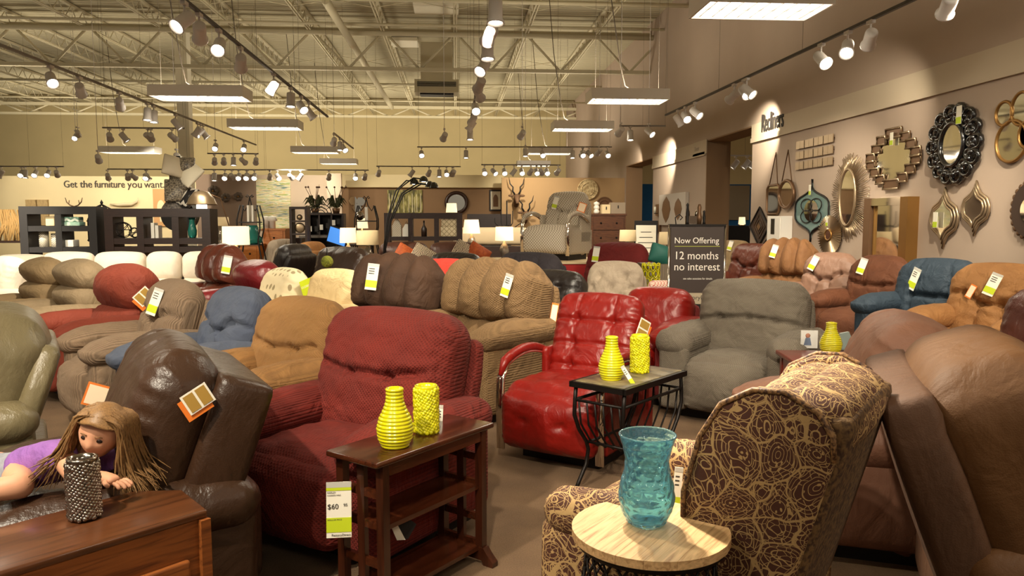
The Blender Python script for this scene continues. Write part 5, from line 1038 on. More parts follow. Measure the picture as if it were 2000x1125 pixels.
# brown leather sofa, pillows
Ys = 12.6; x0, x1 = ground(738, Ys), ground(935, Ys); zt = zat(476, Ys); t = thing('leather_sofa', 'brown leather sofa behind the dark brown channel-back recliner', 'sofa', ((x0 + x1) / 2, Ys, 0)); W_ = x1 - x0; m_bs = mat('brown_sofa_leather', (78, 46, 34), .4, kind='leather', bump=.2, col2=(58, 32, 24))
pillow('body', m_bs, t, (W_, .8, .36), .06, (0, -.3, .22), (10, 6, 5))
for s_ in (-1, 1): pillow('back_cushion', m_bs, t, (W_ / 2 - .01, .28, zt - .4), .12, (s_ * W_ / 4, .0, (zt + .4) / 2), (16, 6, 12), (0, .05, .04)); pillow('seat_cushion', m_bs, t, (W_ / 2 - .01, .6, .16), .07, (s_ * W_ / 4, -.38, .45), (10, 8, 5), (0, 0, .03))
m_org = mat('orange_pillow', (188, 92, 40), .7, kind='mottle', col2=(166, 74, 30), vs=20); m_zeb = mat('zebra_pillow', (216, 200, 170), .7, kind='zebra', sc=2.4, col2=(60, 40, 28))
for px, py, m, lab in [(791, 503, m_org, 'orange throw pillow on the left of the brown sofa'), (824, 503, m_zeb, 'zebra striped throw pillow beside the orange one'), (905, 496, m_zeb, 'zebra striped throw pillow on the right end of the brown sofa'), (932, 500, m_org, 'orange patterned throw pillow at the right end of the brown sofa')]:
    q = P(px, py, Y=12.15); V, Fq = cush(.36, .06, .36, .02, (12, 4, 12), (0, .07, 0)); o = ob('throw_pillow', mesh_from('throw_pillow', V, Fq, m), None, q, (-.25, .55, .1)); tag(o, lab, 'pillow')
# right shelf unit with bottles
Y2 = 13.6; t, xc, W_, zt = shelf('brown open shelf unit with three openings behind the brown sofa', 750, 903, 416, Y2, 3, [zat(466, Y2)], .35, m_esw, th=.1); zb_ = zat(466, Y2) + .036
for lab, px, h_, w_ in [('taller white lattice house lantern in the brown shelf', 775, .30, .16), ('smaller white house lantern in the brown shelf', 794, .22, .14)]:
    t = thing('house_lantern', lab, 'lantern', (ground(px, Y2 + .15), Y2 + .15, zb_)); MB().prism([(-w_ / 2, 0), (w_ / 2, 0), (w_ / 2, h_ * .62), (.02, h_), (-.02, h_), (-w_ / 2, h_ * .62)], -w_ / 2, w_ / 2, 'y').build('body', m_lat if px < 780 else m_wht, t); MB().tube([(-.02, 0, h_), (0, 0, h_ + .05), (.02, 0, h_)], .005, 5).build('handle', m_dark, t)
x = ground(828, Y2 + .15); o = MB().lathe([(0, 0), (.05, 0), (.05, .14), (.015, .2), (.015, .28), (0, .28)], 14).build('decanter', m_esp, None, (x, Y2 + .15, zb_)); tag(o, 'dark bottle in the middle opening of the shelf', 'bottle')
for k, (a, b_, h0, h1) in enumerate([(861, 898, 0, .17), (862, 896, .171, .32)]):
    o = bev(MB().box(0, 0, (h1 - h0) / 2, ground(b_, Y2) - ground(a, Y2), .24, h1 - h0).build('storage_box', mat('trellis_box', (206, 190, 156), .6, kind='lattice', sc=.5, col2=(150, 132, 100)), None, (ground(879, Y2 + .15), Y2 + .15, zb_ + h0)), .008); tag(o, 'cream trellis storage box, %s of the stacked pair' % ('lower' if k == 0 else 'upper'), 'box')
table_lamp('small lit lamp standing on top of the right shelf unit', 882, 397, 415, 22, Y2 + .2, True, zt)
# lamps and tables
lamps = [('large white drum lamp beside the teal jar at the left', 461, 442, 478, 50, 11.4, .97), ('lit square lamp in front of the computer desk', 680, 445, 474, 32, 12.6, .92), ('wide unlit linen drum lamp right of the lit square lamp', 718, 450, 478, 43, 12.0, .97), ('lit tapered lamp right of the brown shelf unit', 921, 429, 456, 34, 14.2, .8), ('lit drum lamp left of the patterned raised recliner', 985, 443, 470, 36, 13.2, .95), ('linen drum lamp below the dark dresser', 1226, 449, 471, 34, 13.4, .92), ('linen drum lamp left of the floor sign', 1303, 453, 477, 34, 12.2, .92), ('lit lamp far back behind the wrought iron shelf', 707, 426, 446, 24, 17.5, .85), ('pale lamp seen through the left side behind the brown shelf', 430, 424, 441, 34, 15.5, .9)]
for k, (lab, px, a, b_, w_, Y, tp) in enumerate(lamps):
    t, x, zb = table_lamp(lab, px, a, b_, w_, Y, 'linen' not in lab and 'pale' not in lab, tap=tp)
    if lab.startswith('wide'): pass
    table_under('dark wood end table under the ' + lab.split(' ', 1)[0] + ' ' + ' '.join(lab.split(' ')[1:6]), x, Y, zb, .5, m_esw)
# teal jar with its small table, wrought iron shelf towers
def tower(label, px, pyt, Y, wpx, pyb):
    x = ground(px, Y); zt = zat(pyt, Y); w_ = wpx * Y / F; t = thing('iron_etagere', label, 'shelf', (x, Y, 0))
    lv = [.25, .65, zt * .5 + .15, zt * .78]
    for sx in (-1, 1):
        for sy in (-1, 1): MB().tube([(sx * w_ * .55, sy * .15, 0), (sx * w_ * .5, sy * .14, zt * .4), (sx * w_ * .33, sy * .12, zt * .62), (sx * w_ * .42, sy * .13, zt * .72), (sx * w_ * .42, sy * .13, zt * .8), (sx * w_ * .3, sy * .1, zt * .93)], .012, 6).build('post', m_dark, t)
    for z in lv: s_ = .95 if z < 1 else .72; MB().box(0, 0, z, w_ * s_, .26, .02).build('shelf_board', m_dark, t)
    for sx in (-1, 1): MB().tube([(sx * w_ * .3, 0, zt * .93), (sx * w_ * .2, 0, zt * .88), (sx * w_ * .06, 0, zt * .93), (0, 0, zt), (sx * .04, 0, zt + .04), (sx * .06, 0, zt + .01), (sx * .03, 0, zt)], .01, 6).build('scroll', m_dark, t)
    return x, lv, zt, w_
x, lv, zt, w_ = tower('black wrought iron etagere in front of the striped painting', 489, 386, 12.6, 50, 505)
for k, (dx, h_) in enumerate([(-.02, .26), (.05, .26)]): o = MB().box(0, 0, h_ / 2, .03, .12, h_).build('standing_book', m_wht, None, (x + dx, 12.6, lv[3] + .0105)); tag(o, 'white book standing on the iron etagere, %s of two' % ('left', 'right')[k], 'book')
o = MB().box(0, 0, .02, .2, .16, .04).build('lying_book', m_wht, None, (x - .09, 12.6, lv[3] + .0105)) if False else None
o = MB().lathe([(0, 0), (.12, 0), (.15, .04), (.15, .1), (.1, .16), (.1, .26), (.085, .3), (.07, .3), (.08, .25), (0, .02)], 24).build('teal_jar', m_teal, None, (x + .02, 12.6, lv[2] + .0105)); tag(o, 'teal glass jug on the middle shelf of the iron etagere', 'jug')
x, lv, zt, w_ = tower('black wrought iron etagere before the brown wall', 716, 388, 14.0, 50, 505)
o = MB().box(0, 0, .12, .05, .1, .24).build('standing_book', m_wht, None, (x, 14, lv[3] + .0105)); tag(o, 'white book on the right iron etagere', 'book')
o = MB().ball((0, 0, .08), .08, 12, 8).build('silver_ball', m_sil, None, (x - .12, 14, lv[3] + .0105)); tag(o, 'silver ball ornament on the right iron etagere', 'ornament')
t, W_, H_ = backthing('hexagon_mirror', 'faceted hexagon mirror cluster on the brown wall', 'mirror', 683, 705, 385, 412, 25.18)
for k in range(3): c_ = (-.06 + .12 * k, (.1, -.12, .08)[k]); MB().prism([(c_[0] + .15 * math.cos(u), c_[1] + .15 * math.sin(u)) for u in np.linspace(0, 2 * PI, 7)[:-1]], -.03 - .02 * k, -.01, 'y').build('hexagon', m_mir, t)
# narrow dark etagere, hutch desk, plants, monitor
Y3 = 13.2; t, xc, W_, zt = shelf('narrow espresso etagere with three openings before the desk', 565, 600, 404, Y3, 1, [zat(432, Y3), zat(457, Y3), .6], .3, m_esw, name='narrow_etagere', th=.04)
for lab, pz_, r_ in [('small bronze pear ornament in the top of the narrow etagere', 432, .05), ('round flower plate in the middle of the narrow etagere', 457, .09)]:
    o = MB().ball((0, 0, r_), r_, 12, 8, (1, .6 if r_ < .06 else .2, 1)).build('ornament', m_silv, None, (xc, Y3 + .12, zat(pz_, Y3) + .016)); tag(o, lab, 'ornament')
Y4 = 15.0; x0, x1 = ground(600, Y4), ground(672, Y4); zt = zat(417, Y4); t = thing('hutch_desk', 'dark espresso desk with an open hutch topped by plants', 'desk', ((x0 + x1) / 2, Y4, 0)); W_ = x1 - x0; zd = zat(459, Y4)
MB().box(.05, -.1, zd - .02, W_ + .25, .7, .04).build('desk_top', mat('desk_grey', (96, 88, 80), .4), t)
for sx in (-1, 1): MB().box(sx * (W_ / 2 - .02), 0, (zd - .04) / 2, .04, .5, zd - .04).build('side_panel', m_esw, t); MB().box(sx * (W_ / 2 - .02), .1, (zt + zd) / 2, .04, .3, zt - zd - .002).build('hutch_side', m_esw, t)
MB().box(0, .26, (zt) / 2, W_ - .08, .02, zt - .03).build('back_panel', mat('espresso_dark', (30, 18, 14), .5), t); MB().box(0, .1, zt - .016, W_ - .08, .3, .03).build('hutch_top', m_esw, t)
for k in (1, 2): MB().box(-W_ / 2 + k * W_ / 3, .1, zt - .22, .03, .28, .38).build('divider', m_esw, t)
MB().box(0, .1, zt - .42, W_ - .08, .3, .025).build('shelf_board', m_esw, t)
for lab, px in [('bushy green houseplant on the left of the hutch', 616), ('bushy green houseplant on the right of the hutch', 657)]:
    x = ground(px, Y4 + .05); t = thing('houseplant', lab, 'plant', (x, Y4 + .05, zt)); MB().lathe([(0, 0), (.06, 0), (.08, .1), (0, .1)], 12).build('pot', m_brz, t); b = MB(); rr = random.Random(px)
    for k in range(44): a = rr.uniform(0, 2 * PI); e_ = rr.uniform(.1, .26); h_ = rr.uniform(.0, .3); dx, dy = math.cos(a) * e_, math.sin(a) * e_ * .5; s_ = .02; b.add([(dx * .2, dy * .2, .1), (dx * .6 - s_, dy * .6, .12 + h_ * .8), (dx * .6 + s_, dy * .6, .12 + h_ * .8), (dx, dy, .06 + h_ * .55)], [(0, 1, 3, 2), (0, 2, 3, 1)])
    b.build('foliage', mat('leaf_green', (78, 80, 44), .6), t); b = MB()
    for k in range(5): a = rr.uniform(-1, 1); b.tube([(0, 0, .1), (a * .1, 0, .3), (a * .22, 0, .48 + rr.uniform(0, .12))], [.006, .005, .004], 4).ball((a * .22, 0, .5), .02, 6, 4)
    b.build('stems', mat('dry_stem', (96, 66, 48), .7), t)
q = P(627, 417, Y=Y4); t = thing('iron_fretwork', 'arched black iron fretwork panel between the plants', 'ornament', (q.x, Y4 - .02, zt)); 
for R_ in (.2, .13, .07): MB().tube([(R_ * math.cos(u), 0, R_ * .9 * math.sin(u)) for u in np.linspace(0, PI, 14)], .008, 5).build('arch', m_dark, t)
MB().box(0, 0, .008, .42, .02, .016).build('rail', m_dark, t)
q = P(656, 478, Y=13.6); t = thing('computer_monitor', 'tilted computer monitor with a blue screen behind the lamp', 'monitor', (q.x, 13.6, q.z), -.5, rot=(-.1, .25, -.5)); MB().box(0, 0, .15, .42, .03, .3).build('housing', m_dark, t); MB().box(0, -.017, .15, .38, .004, .26).build('screen', mat('screen_blue', (70, 130, 210), .3, emis=1.0), t)
MB().tube([(0, .05, 0), (0, .08, -.3)], .02, 8).build('stand', m_dark, t); o = MB().box(0, 0, (q.z - .3) / 2, .9, .5, q.z - .3).build('work_desk', m_esw, None, (q.x + .05, 13.7, 0)); tag(o, 'dark sales desk that carries the monitor', 'desk')
for k, (px, py) in enumerate([(606, 452), (618, 452), (628, 449), (640, 446), (652, 440), (661, 438)]):
    q = P(px, py, Y=14.9); o = MB().box(0, 0, .05, .06, .03, .1).build('paper_stack', (m_wht, m_dark)[k % 2], None, (q.x, 14.9, q.z)); tag(o, '%s small item on the hutch desk, %s from the left' % (('white', 'black')[k % 2], ORD[k]), 'desk item', 'small items on the hutch desk')
# honey dressers
def dresser(label, px0, px1, pyt, Y, m, rows, cols, rz=0, d_=.45, knob=m_iron):
    x0, x1 = ground(px0, Y), ground(px1, Y); zt = zat(pyt, Y); W_ = x1 - x0; t = thing('dresser', label, 'dresser', ((x0 + x1) / 2, Y + d_ / 2, 0), rz); MB().box(0, 0, zt / 2 - .02, W_ - .04, d_, zt - .04).build('carcass', m, t); MB().box(0, 0, zt - .02, W_, d_ + .04, .04).build('top', m, t)
    for r_ in range(rows):
        for c_ in range(cols):
            h_ = (zt - .14) / rows; w_ = (W_ - .1) / cols; dr = MB().box(-W_ / 2 + .05 + (c_ + .5) * w_, -d_ / 2 - .01, .1 + (r_ + .5) * h_, w_ - .02, .02, h_ - .02).build('drawer', m, t)
            for s_ in ((-.25, .25) if w_ > .5 else (0,)): MB().ball((-W_ / 2 + .05 + (c_ + .5 + s_) * w_, -d_ / 2 - .03, .1 + (r_ + .5) * h_), .02, 6, 5).build('knob', knob, dr)
    return t, zt
dresser('honey pine chest of drawers before the striped painting', 511, 558, 446, 15.5, m_honey, 4, 1); dresser('honey pine low dresser behind the white drum lamp', 440, 506, 476, 15.0, m_honey, 3, 2); dresser('dark brown low chest between the pine chest and the etagere', 549, 590, 464, 16.2, m_esw, 3, 1)
q = P(372, 470, Y=17); dresser('honey pine chest with mirror behind the left lamp', 400, 440, 470, 17, m_honey, 3, 1)
for k, (px, w_) in enumerate([(520, .09), (532, .1)]): x = ground(px, 15.7); o = MB().lathe([(0, 0), (.06, 0), (.06, .14), (w_, .16), (w_ * .7, .24), (0, .25)], 14).build('mushroom_jar', m_wht, None, (x, 15.7, zat(446, 15.5))); tag(o, 'white capped jar on the pine chest, the %s one' % ('left', 'right')[k], 'jar')
t, zt = dresser('dark brown tall dresser with drawers under the boxes on the right', 1153, 1224, 417, 15.0, mat('walnut_dresser', (84, 50, 30), .4, kind='wood', col2=(54, 30, 18)), 5, 1)
for lab, a, b_, h_ in [('brown cube gift box on the dark dresser, the left one', 1174, 1190, .18), ('grey cube gift box on the dark dresser, the right one', 1191, 1219, .22)]:
    x0, x1 = ground(a, 15.2), ground(b_, 15.2); t = thing('decor_box', lab, 'box', ((x0 + x1) / 2, 15.2, zt)); MB().box(0, 0, h_ / 2, x1 - x0, .2, h_).build('box', mat('boxgrey', (140, 124, 104), .6) if 'grey' in lab else m_shadeo, t); MB().box(0, -.105, h_ * .6, .02, .01, .06).build('clasp', m_dark, t)
x = ground(1165, 15.2); o = MB().lathe([(0, 0), (.04, 0)] + [(.04 + .02 * abs(math.sin(k * PI / 4)), .02 * k) for k in range(1, 12)] + [(0, .24)], 14).build('ringed_ornament', m_wht, None, (x, 15.2, zt)); tag(o, 'white stacked ring ornament on the dark dresser', 'ornament')
q = P(947, 418, Y=17.5); o = MB().box(0, 0, q.z / 2, 1.0, .1, q.z).build('headboard', m_esw, None, (q.x + .1, 17.6, 0)); tag(o, 'dark panel headboard left of the antelope heads', 'headboard')
o = pillow('throw_pillow', mat('linen_pillow', (206, 184, 148), .7), None, (1.5, .25, .35), .1, (0, 0, .2), (12, 6, 6)); o.name = 'bolster_pillow'; o.location = (ground(960, 15), 15.2, zat(482, 15)); tag(o, 'long cream bolster on the bench behind the lit drum lamp', 'pillow')
o = MB().box(0, 0, .2, 1.7, .6, .4).build('bench', m_esw, None, (ground(960, 15), 15.2, 0)); o.scale = (1, 1, zat(482, 15) / .4); tag(o, 'dark bench that carries the cream bolster', 'bench')
# tall iron candelabra on the bench wall
q = P(990, 440, Y=16); t = thing('candelabra', 'black iron scroll candelabra left of the raised recliner', 'candelabra', (q.x, 16, 0)); MB().tube([(0, 0, 0), (0, 0, q.z + .5)], .015, 6).build('stem', m_dark, t)
for dx, dz in ((-.25, .15), (-.12, .3), (.12, .3), (.3, .1)): MB().tube([(0, 0, q.z), (dx * .5, 0, q.z - .05), (dx, 0, q.z + .05), (dx, 0, q.z + dz)], .01, 5).build('arm', m_dark, t)
# arc lamp with four heads
q = P(752, 478, Y=12.2); t = thing('arc_lamp', 'black arc floor lamp with four bell shades', 'lamp', (q.x - .02, 12.2, 0)); MB().lathe([(0, 0), (.18, 0), (.18, .03), (0, .03)], 20).build('base', m_dark, t)
for k, (hx, hy) in enumerate([(812, 355), (830, 350), (842, 360), (850, 362)]):
    e_ = P(hx, hy, Y=12.2 - .05 * k); dx, dz = e_.x - q.x, e_.z; b = MB(); b.tube([(0, 0, .03), (.01 * k, 0, 1.0), (dx * (.12 + .01 * k), 0, dz * .72), (dx * .4, -.02 * k, dz * .93), (dx * .75, -.04 * k, dz * 1.01), (dx, -.05 * k, dz)], .011, 7); a = b.build('arm', m_dark, t); sh = MB().lathe([(.015, .05), (.05, .03), (.075, -.03), (.078, -.04), (.07, -.03), (.0, .03)], 16).build('bell_shade', m_blk, a, (dx, -.05 * k, dz))
    if k < 2: MB().ball((dx, -.05 * k, dz - .02), .05, 10, 6, (1, 1, .5)).build('bulb', mat('lamp_bright', (255, 246, 225), .5, emis=9), a)
# green moss ball on a stick
q = P(639, 511, Y=7.9); t = thing('moss_ball', 'green moss ball standing in front of the espresso recliner', 'ornament', (q.x, 7.9, 0)); MB().ball((0, 0, q.z), .062, 16, 12).build('ball', mat('moss', (120, 122, 30), .9, kind='mottle', col2=(80, 84, 18), vs=60, bump=1.), t); MB().tube([(0, 0, 0), (0, 0, q.z + .14)], .006, 6).build('stick', m_iron, t); MB().lathe([(0, 0), (.09, 0), (.09, .02), (0, .02)], 12).build('base', m_iron, t)
# yellow chain pillow and red pattern pouf by the grey tufted recliner
q = P(1271, 550, Y=7.6); t = thing('lattice_stool', 'yellow openwork garden stool right of the grey tufted recliner', 'stool', (q.x, 7.6, 0)); b = MB()
H_ = P(1271, 517, Y=7.6).z
for r_ in range(14):
    for k in range(10): a = 2 * PI * (k + .5 * (r_ % 2)) / 10; z = .04 + r_ * (H_ - .06) / 13; rr_ = .085; b.tube([(rr_ * math.cos(a) + .022 * math.cos(u) * -math.sin(a), rr_ * math.sin(a) + .022 * math.cos(u) * math.cos(a), z + .035 * math.sin(u)) for u in np.linspace(0, 2 * PI, 9)[:-1]], .007, 4, closed=True)
o = b.build('openwork_shell', m_yel, t); o['kind'] = 'stuff'; MB().lathe([(0, H_ - .01), (.09, H_ - .01), (.09, H_), (0, H_)], 20).build('top', m_yel, t)
q = P(1290, 562, Y=7.1); o = pillow('patterned_pillow', mat('red_diamond', (220, 200, 180), .7, kind='lattice', sc=1.6, col2=(180, 30, 30)), None, (.24, .14, .14), .06, (0, 0, 0), (8, 5, 5)); o.location = (q.x, 7.1, q.z); tag(o, 'small red and white diamond patterned pillow beside the yellow stool', 'pillow')
o = MB().box(0, 0, .5, .34, .4, 1.0).build('side_cabinet', mat('grey_wood', (110, 96, 78), .5, kind='woodz', col2=(84, 72, 56)), None, (ground(1283, 8.6), 8.6, 0)); o.scale = (1, 1, zat(516, 8.6)); tag(o, 'weathered grey side cabinet beside the floor sign', 'cabinet')
q = P(1290, 512, Y=8.6); V, Fq = cush(.28, .06, .22, .02, (10, 4, 10), (0, .06, 0)); o = ob('throw_pillow', mesh_from('throw_pillow', V, Fq, mat('teal_velvet', (26, 88, 78), .6)), None, (q.x, 8.55, zat(516, 8.6) + .1), (-.2, .3, 0)); tag(o, 'teal throw pillow on the grey side cabinet', 'pillow')
# price board, iron ornaments behind the sign
t = thing('easel_board', 'white floor price board in a black frame near the far opening', 'sign', (ground(1262, 14.5), 14.5, 0), -.2); z1 = zat(431, 14.5); MB().box(0, 0, z1 / 2, .44, .03, z1).build('frame', m_dark, t); MB().box(0, -.02, z1 * .58, .38, .01, z1 * .72).build('sheet', m_pap, t)
for k in range(7): MB().box(0, -.028, z1 * (.85 - k * .07), .2 + .05 * (k % 3), .003, .012).build('printed_line', m_txt, t)
x = ground(1352, 9.2); zc = zat(438, 9.2); o = MB().box(0, 0, .5, .5, .35, 1.0).build('tall_pedestal', m_dark, None, (x, 9.2, 0)); o.scale = (1, 1, zc); tag(o, 'dark tall pedestal behind the floor sign', 'pedestal')
for k, (px, h_, kind) in enumerate([(1330, .13, 0), (1341, .26, 1), (1352, .19, 2), (1364, .24, 3), (1375, .17, 1)]):
    x = ground(px, 9.15); nm = ['iron_scroll', 'carved_post', 'pewter_castle', 'bulbous_flask'][kind]; t = thing(nm, ['black iron scroll ornament on the tall pedestal', '%s dark carved post ornament on the tall pedestal' % ('taller' if h_ > .2 else 'shorter'), 'pewter castle shaped ornament in the middle of the pedestal', 'dark bulbous flask on the tall pedestal'][kind], 'ornament', (x, 9.15 - .03 * (k % 2), zc))
    if kind == 0: MB().tube([(-.06, 0, 0), (-.07, 0, .08), (-.02, 0, .12), (.02, 0, .08), (-.01, 0, .05)], .007, 5).build('scroll', m_dark, t)
    elif kind == 1: MB().lathe([(0, 0), (.022, 0), (.016, .03), (.02, h_ * .5), (.012, h_ * .8), (.018, h_ * .9), (0, h_)], 10).build('post', m_dark, t)
    elif kind == 2: b = MB(); b.box(0, 0, .05, .15, .08, .1); b.tube([(-.05, 0, .1), (-.05, 0, .15), (-.05, 0, h_)], [.02, .02, .002], 8).tube([(.05, 0, .1), (.05, 0, .13), (.05, 0, h_ - .02)], [.02, .02, .002], 8); b.build('castle', m_sil, t)
    else: MB().lathe([(0, 0), (.03, 0), (.035, .08), (.02, .15), (.026, .2), (.015, h_), (0, h_)], 12).build('flask', m_brz, t)
# picture and bottles in the side room
o = MB().box(0, 0, 0, .9, .05, 1.2).build('side_room_picture', mat('map_print', (150, 134, 112), .7), None, (ground(1440, 26.3), 26.4, zat(395, 26.3))); tag(o, 'beige map print on the blue wall through the opening', 'picture')
o = MB().box(0, 0, .5, 1.9, .5, 1.0).build('side_room_cabinet', m_dark, None, (ground(1454, 17.8), 17.8, 0)); o.scale = (1, 1, zat(441, 17.8)); tag(o, 'black cabinet seen through the right opening', 'cabinet')
table_lamp('small lit lamp on the black cabinet in the side room', 1449, 424, 438, 14, 17.7, True, zat(441, 17.8))
track('sr', 'white ceiling track in the side room through the opening', [tuple(P(1425, 304, Y=16.9)), tuple(P(1485, 304, Y=16.9))], m_can)
heads('of the side room track', 'from the left', [(1437, 311, 'l'), (1459, 312, 'l'), (1473, 312, 'l')], 'spotlights in the side room', Y=16.9)
# ================================================================= tags hung on the furniture (placed on the surface they hang on)
bpy.context.view_layer.update(); DG = bpy.context.evaluated_depsgraph_get()
def hit(px, py):
    d = (P(px, py, Y=10) - CAM).normalized(); ok, loc, nor, _, o, _ = S.ray_cast(DG, CAM, d, distance=40)
    return (loc, nor) if ok else (CAM + d * 6, Vector((0, -1, 0)))
m_card = mat('price_card_white', (236, 230, 214), .55); m_cardl = mat('price_card_lime', (190, 206, 30), .55); m_clear = mat('clear_sleeve', (190, 186, 176), .25); m_or = mat('card_orange', (226, 120, 40), .55); m_gd = mat('booklet_gold', (168, 132, 60), .5)
def price_tag(label, px, py, hpx, tilt=0, kind='price', off=.018, txt=False, loc=None, wpx=None):
    loc_, nor = hit(px, py) if loc is None else (Vector(loc), Vector((0, -1, 0)))
    vd = (CAM - loc_).normalized(); n_ = Vector((nor.x, nor.y, nor.z * .6)); 
    if n_.dot(vd) < 0: n_ = -n_
    n_ = (n_.normalized() + vd * .5).normalized(); p = loc_ + vd * off + n_ * off
    h_ = hpx * (p - CAM).dot(ROT @ Vector((0, 0, -1))) / F; w_ = h_ * (.44 if kind == 'price' else .8) if wpx is None else wpx * h_ / hpx
    q = n_.to_track_quat('-Y', 'Z').to_euler(); M = Euler(q).to_matrix() @ Euler((0, math.radians(tilt), 0)).to_matrix()
    t = thing({'price': 'price_tag', 'orange': 'care_card', 'book': 'swatch_booklet', 'close': 'closeout_tag', 'leaf': 'paper_label'}[kind], label, 'tag', p, rot=M.to_euler())
    if kind == 'price':
        c = MB().box(0, 0, 0, w_, .003, h_).build('card', m_card, t); MB().box(0, -.0025, -h_ * .27, w_, .0015, h_ * .26).build('lime_band', m_cardl, c); MB().box(0, -.0025, h_ * .45, w_, .0015, h_ * .1).build('sleeve_edge', m_clear, c)
        if hpx > 40 and not txt:
            for k in range(3): MB().box(-w_ * .1, -.0025, h_ * (.3 - .09 * k), w_ * .5, .001, h_ * .03).build('printed_line', m_txt, c)
    elif kind == 'orange':
        c = MB().box(0, 0, 0, w_, .002, h_).build('card', m_or, t); MB().box(0, -.002, 0, w_ * .82, .001, h_ * .82).build('printed_sheet', mat('card_cream', (240, 216, 184), .6), c)
    elif kind == 'book':
        c0 = MB().box(w_ * .2, .004, -h_ * .15, w_, .002, h_ * .9).build('back_card', m_or, t); c = MB().box(0, 0, 0, w_ * .95, .003, h_ * .9).build('cover', m_card, t)
        for a in (-1, 1): MB().box(0, -.0025, a * h_ * .21, w_ * .8, .001, h_ * .34).build('gold_panel', m_gd, c)
    elif kind == 'close':
        c = MB().box(0, 0, 0, w_, .002, h_).build('card', m_cardl, t); text('lettering', 'CLOSEOUT', w_ * .19, (-w_ * .47, -.002, -.0), (PI / 2, 0, 0), m_card, .0005, c)
    return t, w_, h_
for a in [('long white price tag on the tan channel-back recliner', 993, 558, 46, 14), ('white price tag on the left of the dark brown channel-back recliner', 728, 541, 52, 6), ('white price tag on the taupe ribbed recliner', 306, 590, 54, 14), ('white price tag on the brown leather channel-back recliner', 443, 517, 36, 12), ('white price tag on the dark red lift recliner', 1165, 497, 31, 4), ('white price tag on the patterned raised recliner', 1086, 396, 26, 12), ('white price tag on the olive recliner farthest along the right wall', 1427, 480, 20, 12), ('white price tag on the golden brown channel-back recliner', 1512, 491, 26, 16), ('white price tag on the mauve leather recliner', 1590, 514, 30, 24), ('white price tag on the chocolate velvet recliner', 1685, 520, 32, 16), ('white price tag on the petrol blue recliner', 1788, 545, 44, 18), ('white price tag on the golden tan recliner', 1940, 556, 46, 20)]:
    price_tag(*a)
price_tag('orange edged care card hung between the olive green leather and the dark brown leather recliners', 190, 772, 46, 20, 'orange', wpx=44); price_tag('gold swatch booklet with orange card on the dark brown leather recliner', 384, 778, 60, 62, 'book', wpx=44); price_tag('gold swatch booklet on the rust red recliner', 280, 579, 36, 48, 'book', wpx=28)
price_tag('gold swatch booklet with orange card on the chrome-armed red recliner', 1252, 643, 44, 28, 'book', wpx=30); price_tag('lime closeout tag between the spotted and plain cream recliners', 598, 560, 30, -16, 'close', wpx=30); price_tag('orange edged care card at the right side of the tan channel-back recliner', 1083, 612, 40, 8, 'orange', wpx=14); price_tag('orange edged care card on the right wing of the patterned raised recliner', 1136, 406, 20, 20, 'orange', wpx=16)
price_tag('white label beside the petrol blue recliner', 1899, 570, 28, 20, 'orange', wpx=14); price_tag('lime and white tag on the red cherry end table', 1559, 742, 16, 0, 'close', wpx=30) if False else None
# the price tag of the side table, with its print
q = P(663, 993, Y=2.80); t, w_, h_ = price_tag('price tag reading 60.95 hung at the corner of the dark cherry side table', 663, 993, 108, 0, loc=(q.x, q.y, q.z), txt=True, wpx=48)
def ptxt(body, size, x, z, m=m_txt): text('lettering', body, size * h_, (x * w_, -.0035, z * h_), (PI / 2, 0, 0), m, .0003, t.children[0])
ptxt('$60', .13, -.46, .02); ptxt('95', .075, .18, .06); ptxt('HARLEY', .042, -.46, .3); ptxt('CHAIRSIDE TABLE', .03, -.46, .255); ptxt('REGULAR PRICE', .036, -.46, -.19); ptxt('FactoryDirect', .06, -.3, -.47)
MB().box(0, -.0025, h_ * .38, w_, .001, h_ * .07).build('lime_band', m_cardl, t.children[0])
q = P(855, 820, Y=3.25); price_tag('small price card standing behind the bubble vase on the dark cherry table', 860, 822, 60, 3, loc=(q.x + .01, q.y, q.z), wpx=10)
q = P(1222, 730, Y=3.98); price_tag('beige price card leaning on the ringed vase on the iron table', 1222, 728, 46, -32, loc=(q.x, q.y - .05, q.z), wpx=8)
q = P(786, 1022, Y=2.9); t, w_, h_ = price_tag('black and white paper label hanging under the shelf of the dark cherry table', 786, 1010, 60, -12, 'leaf', loc=(q.x, q.y, q.z), wpx=54)
MB().prism([(-w_ / 2, h_ / 2), (-w_ * .3, -h_ * .45), (w_ * .1, -h_ / 2), (w_ / 2, -h_ * .1), (w_ * .1, h_ * .3)][::1], -.001, .001, 'y').build('card', m_dark, t); MB().prism([(-w_ / 2, h_ / 2), (-w_ * .3, -h_ * .45), (w_ * .0, -h_ / 2), (-w_ * .15, 0)], -.003, -.0015, 'y').build('white_panel', m_card, t)
q = P(1320, 955, Y=2.35); price_tag('price tag standing behind the blue glass vase', 1320, 955, 90, 6, loc=(q.x, q.y, q.z), wpx=16)
